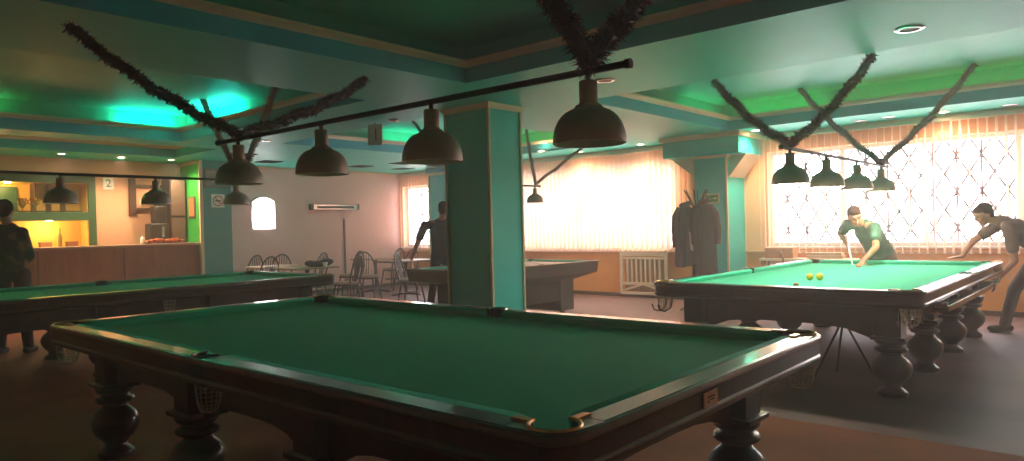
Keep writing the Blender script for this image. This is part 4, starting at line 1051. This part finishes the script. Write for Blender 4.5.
# player leaning over the far cushion, facing the camera
person('p', 'man in a green t-shirt bending over the window table to take a shot', (10.06, 2.38, 0),
    dict(head=(9.50, 2.56, 1.40), neck=(9.66, 2.50, 1.30), pelvis=(10.03, 2.40, .93), sl=(9.60, 2.35, 1.25), sr=(9.64, 2.68, 1.30),
         el=(9.32, 2.28, 1.02), wl=(9.06, 2.37, .850), er=(9.86, 2.84, 1.18), wr=(9.64, 2.70, 1.055), hl=(10.04, 2.31, .90), hr=(10.04, 2.49, .90),
         kl=(10.06, 2.22, .48), kr=(10.12, 2.52, .48), al=(10.12, 2.20, .08), ar=(10.22, 2.58, .08), fl=(9.95, 2.17, .05), fr=(10.05, 2.60, .05)),
    dict(skin=MT['skin'], shirt=MT['shirt_green'], legs=MT['shorts'], hair=MT['hair']), V(-1, -.55, -.42), V(-.3, 0, 1),
    dict(l=(V(-1, .05, -.22), V(0, 0, 1), 1, .25), r=(V(-.75, -.3, -.55), V(.1, .9, .2), -1, .9)))
r = empty('billiard_cue', (9.55, 2.655, 1.025)); tag(r, 'pale billiard cue held by the man in the green t-shirt', 'cue')
c0, c1 = V(.25, .082, .062), V(-.80, -.262, -.185)
mb = MB(); mb.tube([c0, c0.lerp(c1, .45), c1], [.015, .011, .0065], 12); mb.build('shaft', MT['cue'], r)
mb = MB(); q = (c1-c0).normalized(); mb.tube([c1, c1+q*.018], .0065, 12); mb.build('tip', MT['ceramic'], r)
mb = MB(); mb.tube([c0-q*.25, c0], [.016, .0152], 12); mb.build('butt', MT['darkdoor'], r)
# player at the right, leaning on the rail
person('p', 'man in a dark taupe t-shirt leaning one hand on the window table rail', (10.08, .92, 0),
    dict(head=(9.90, 1.25, 1.385), neck=(9.98, 1.08, 1.30), pelvis=(10.12, .70, .97), sl=(9.84, 1.00, 1.22), sr=(10.14, 1.12, 1.27),
         er=(10.02, 1.38, 1.07), wr=(9.93, 1.48, .885), el=(9.86, .96, .84), wl=(9.86, 1.15, .60), hl=(10.03, .72, .93), hr=(10.20, .74, .93),
         kl=(10.00, .98, .50), kr=(10.24, .80, .48), al=(9.98, 1.08, .08), ar=(10.30, .72, .08), fl=(9.85, 1.34, .05), fr=(10.18, .98, .05)),
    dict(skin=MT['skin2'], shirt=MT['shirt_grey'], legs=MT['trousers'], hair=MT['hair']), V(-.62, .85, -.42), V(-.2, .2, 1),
    dict(r=(V(-.55, .85, -.1), V(0, 0, 1), -1, .15), l=(V(-.2, .9, -.6), V(-1, 0, .1), 1, .5)))
g = [o for o in bpy.data.objects if o.get('label', '').startswith('man in a dark taupe')][0]
mb = MB(); wl = V(9.86, 1.15, .60)-V(10.08, .92, 0); hand(mb, wl, V(-.2, .9, -.6), V(-1, 0, .1), 1, .5, 1.16); mb.cap(wl-V(-.2, .9, -.6).normalized()*.02, wl, .036, .034)
o = mb.build('hand_shade', MT['shoe'], g, smooth=0); remesh(o, .008, 2); o['label'] = 'dark shell over the lowered hand for its shading'  # dark shell added round the hand to draw its shading
# man behind the column, back to the camera
person('p', 'man in a dark plum t-shirt standing with his back turned beside the central column', (7.86, 8.45, 0),
    dict(head=(7.84, 8.36, 1.69), neck=(7.84, 8.42, 1.50), pelvis=(7.86, 8.46, .97), sl=(7.67, 8.64, 1.44), sr=(8.02, 8.28, 1.45),
         el=(7.60, 8.76, 1.14), wl=(7.60, 8.90, .90), er=(8.10, 8.16, 1.17), wr=(8.18, 8.14, .95), hl=(7.80, 8.52, .94), hr=(7.92, 8.40, .94),
         kl=(7.80, 8.60, .50), kr=(7.94, 8.38, .50), al=(7.78, 8.68, .08), ar=(7.92, 8.34, .08), fl=(7.9, 8.8, .05), fr=(8.05, 8.42, .05)),
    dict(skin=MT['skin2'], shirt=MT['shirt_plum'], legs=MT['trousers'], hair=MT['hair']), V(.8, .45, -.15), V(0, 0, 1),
    dict(l=(V(.05, .05, -1), V(-.6, .7, 0), 1, .4), r=(V(.05, -.02, -1), V(.6, -.7, 0), -1, .4)), shift=(.03, -.03, 0))
# man at the left edge in camouflage
person('p', 'man in a camouflage jacket standing before the bar at the left edge', (2.38, 10.15, 0),
    dict(head=(2.36, 10.12, 1.73), neck=(2.38, 10.12, 1.53), pelvis=(2.42, 10.14, 1.0), sl=(2.24, 10.26, 1.47), sr=(2.50, 10.04, 1.46),
         el=(2.12, 10.38, 1.18), wl=(2.2, 10.55, .98), er=(2.58, 10.06, 1.18), wr=(2.52, 10.3, 1.02), hl=(2.34, 10.2, .96), hr=(2.5, 10.08, .96),
         kl=(2.32, 10.26, .5), kr=(2.52, 10.1, .5), al=(2.30, 10.24, .08), ar=(2.54, 10.05, .08), fl=(2.4, 10.4, .05), fr=(2.66, 10.2, .05)),
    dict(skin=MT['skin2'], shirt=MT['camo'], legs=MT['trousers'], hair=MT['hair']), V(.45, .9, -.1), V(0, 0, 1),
    dict(l=(V(.3, .6, -.5), V(-.6, .5, .2), 1, .5), r=(V(0, .6, -.5), V(.7, 0, .2), -1, .5)), sleeve='long')
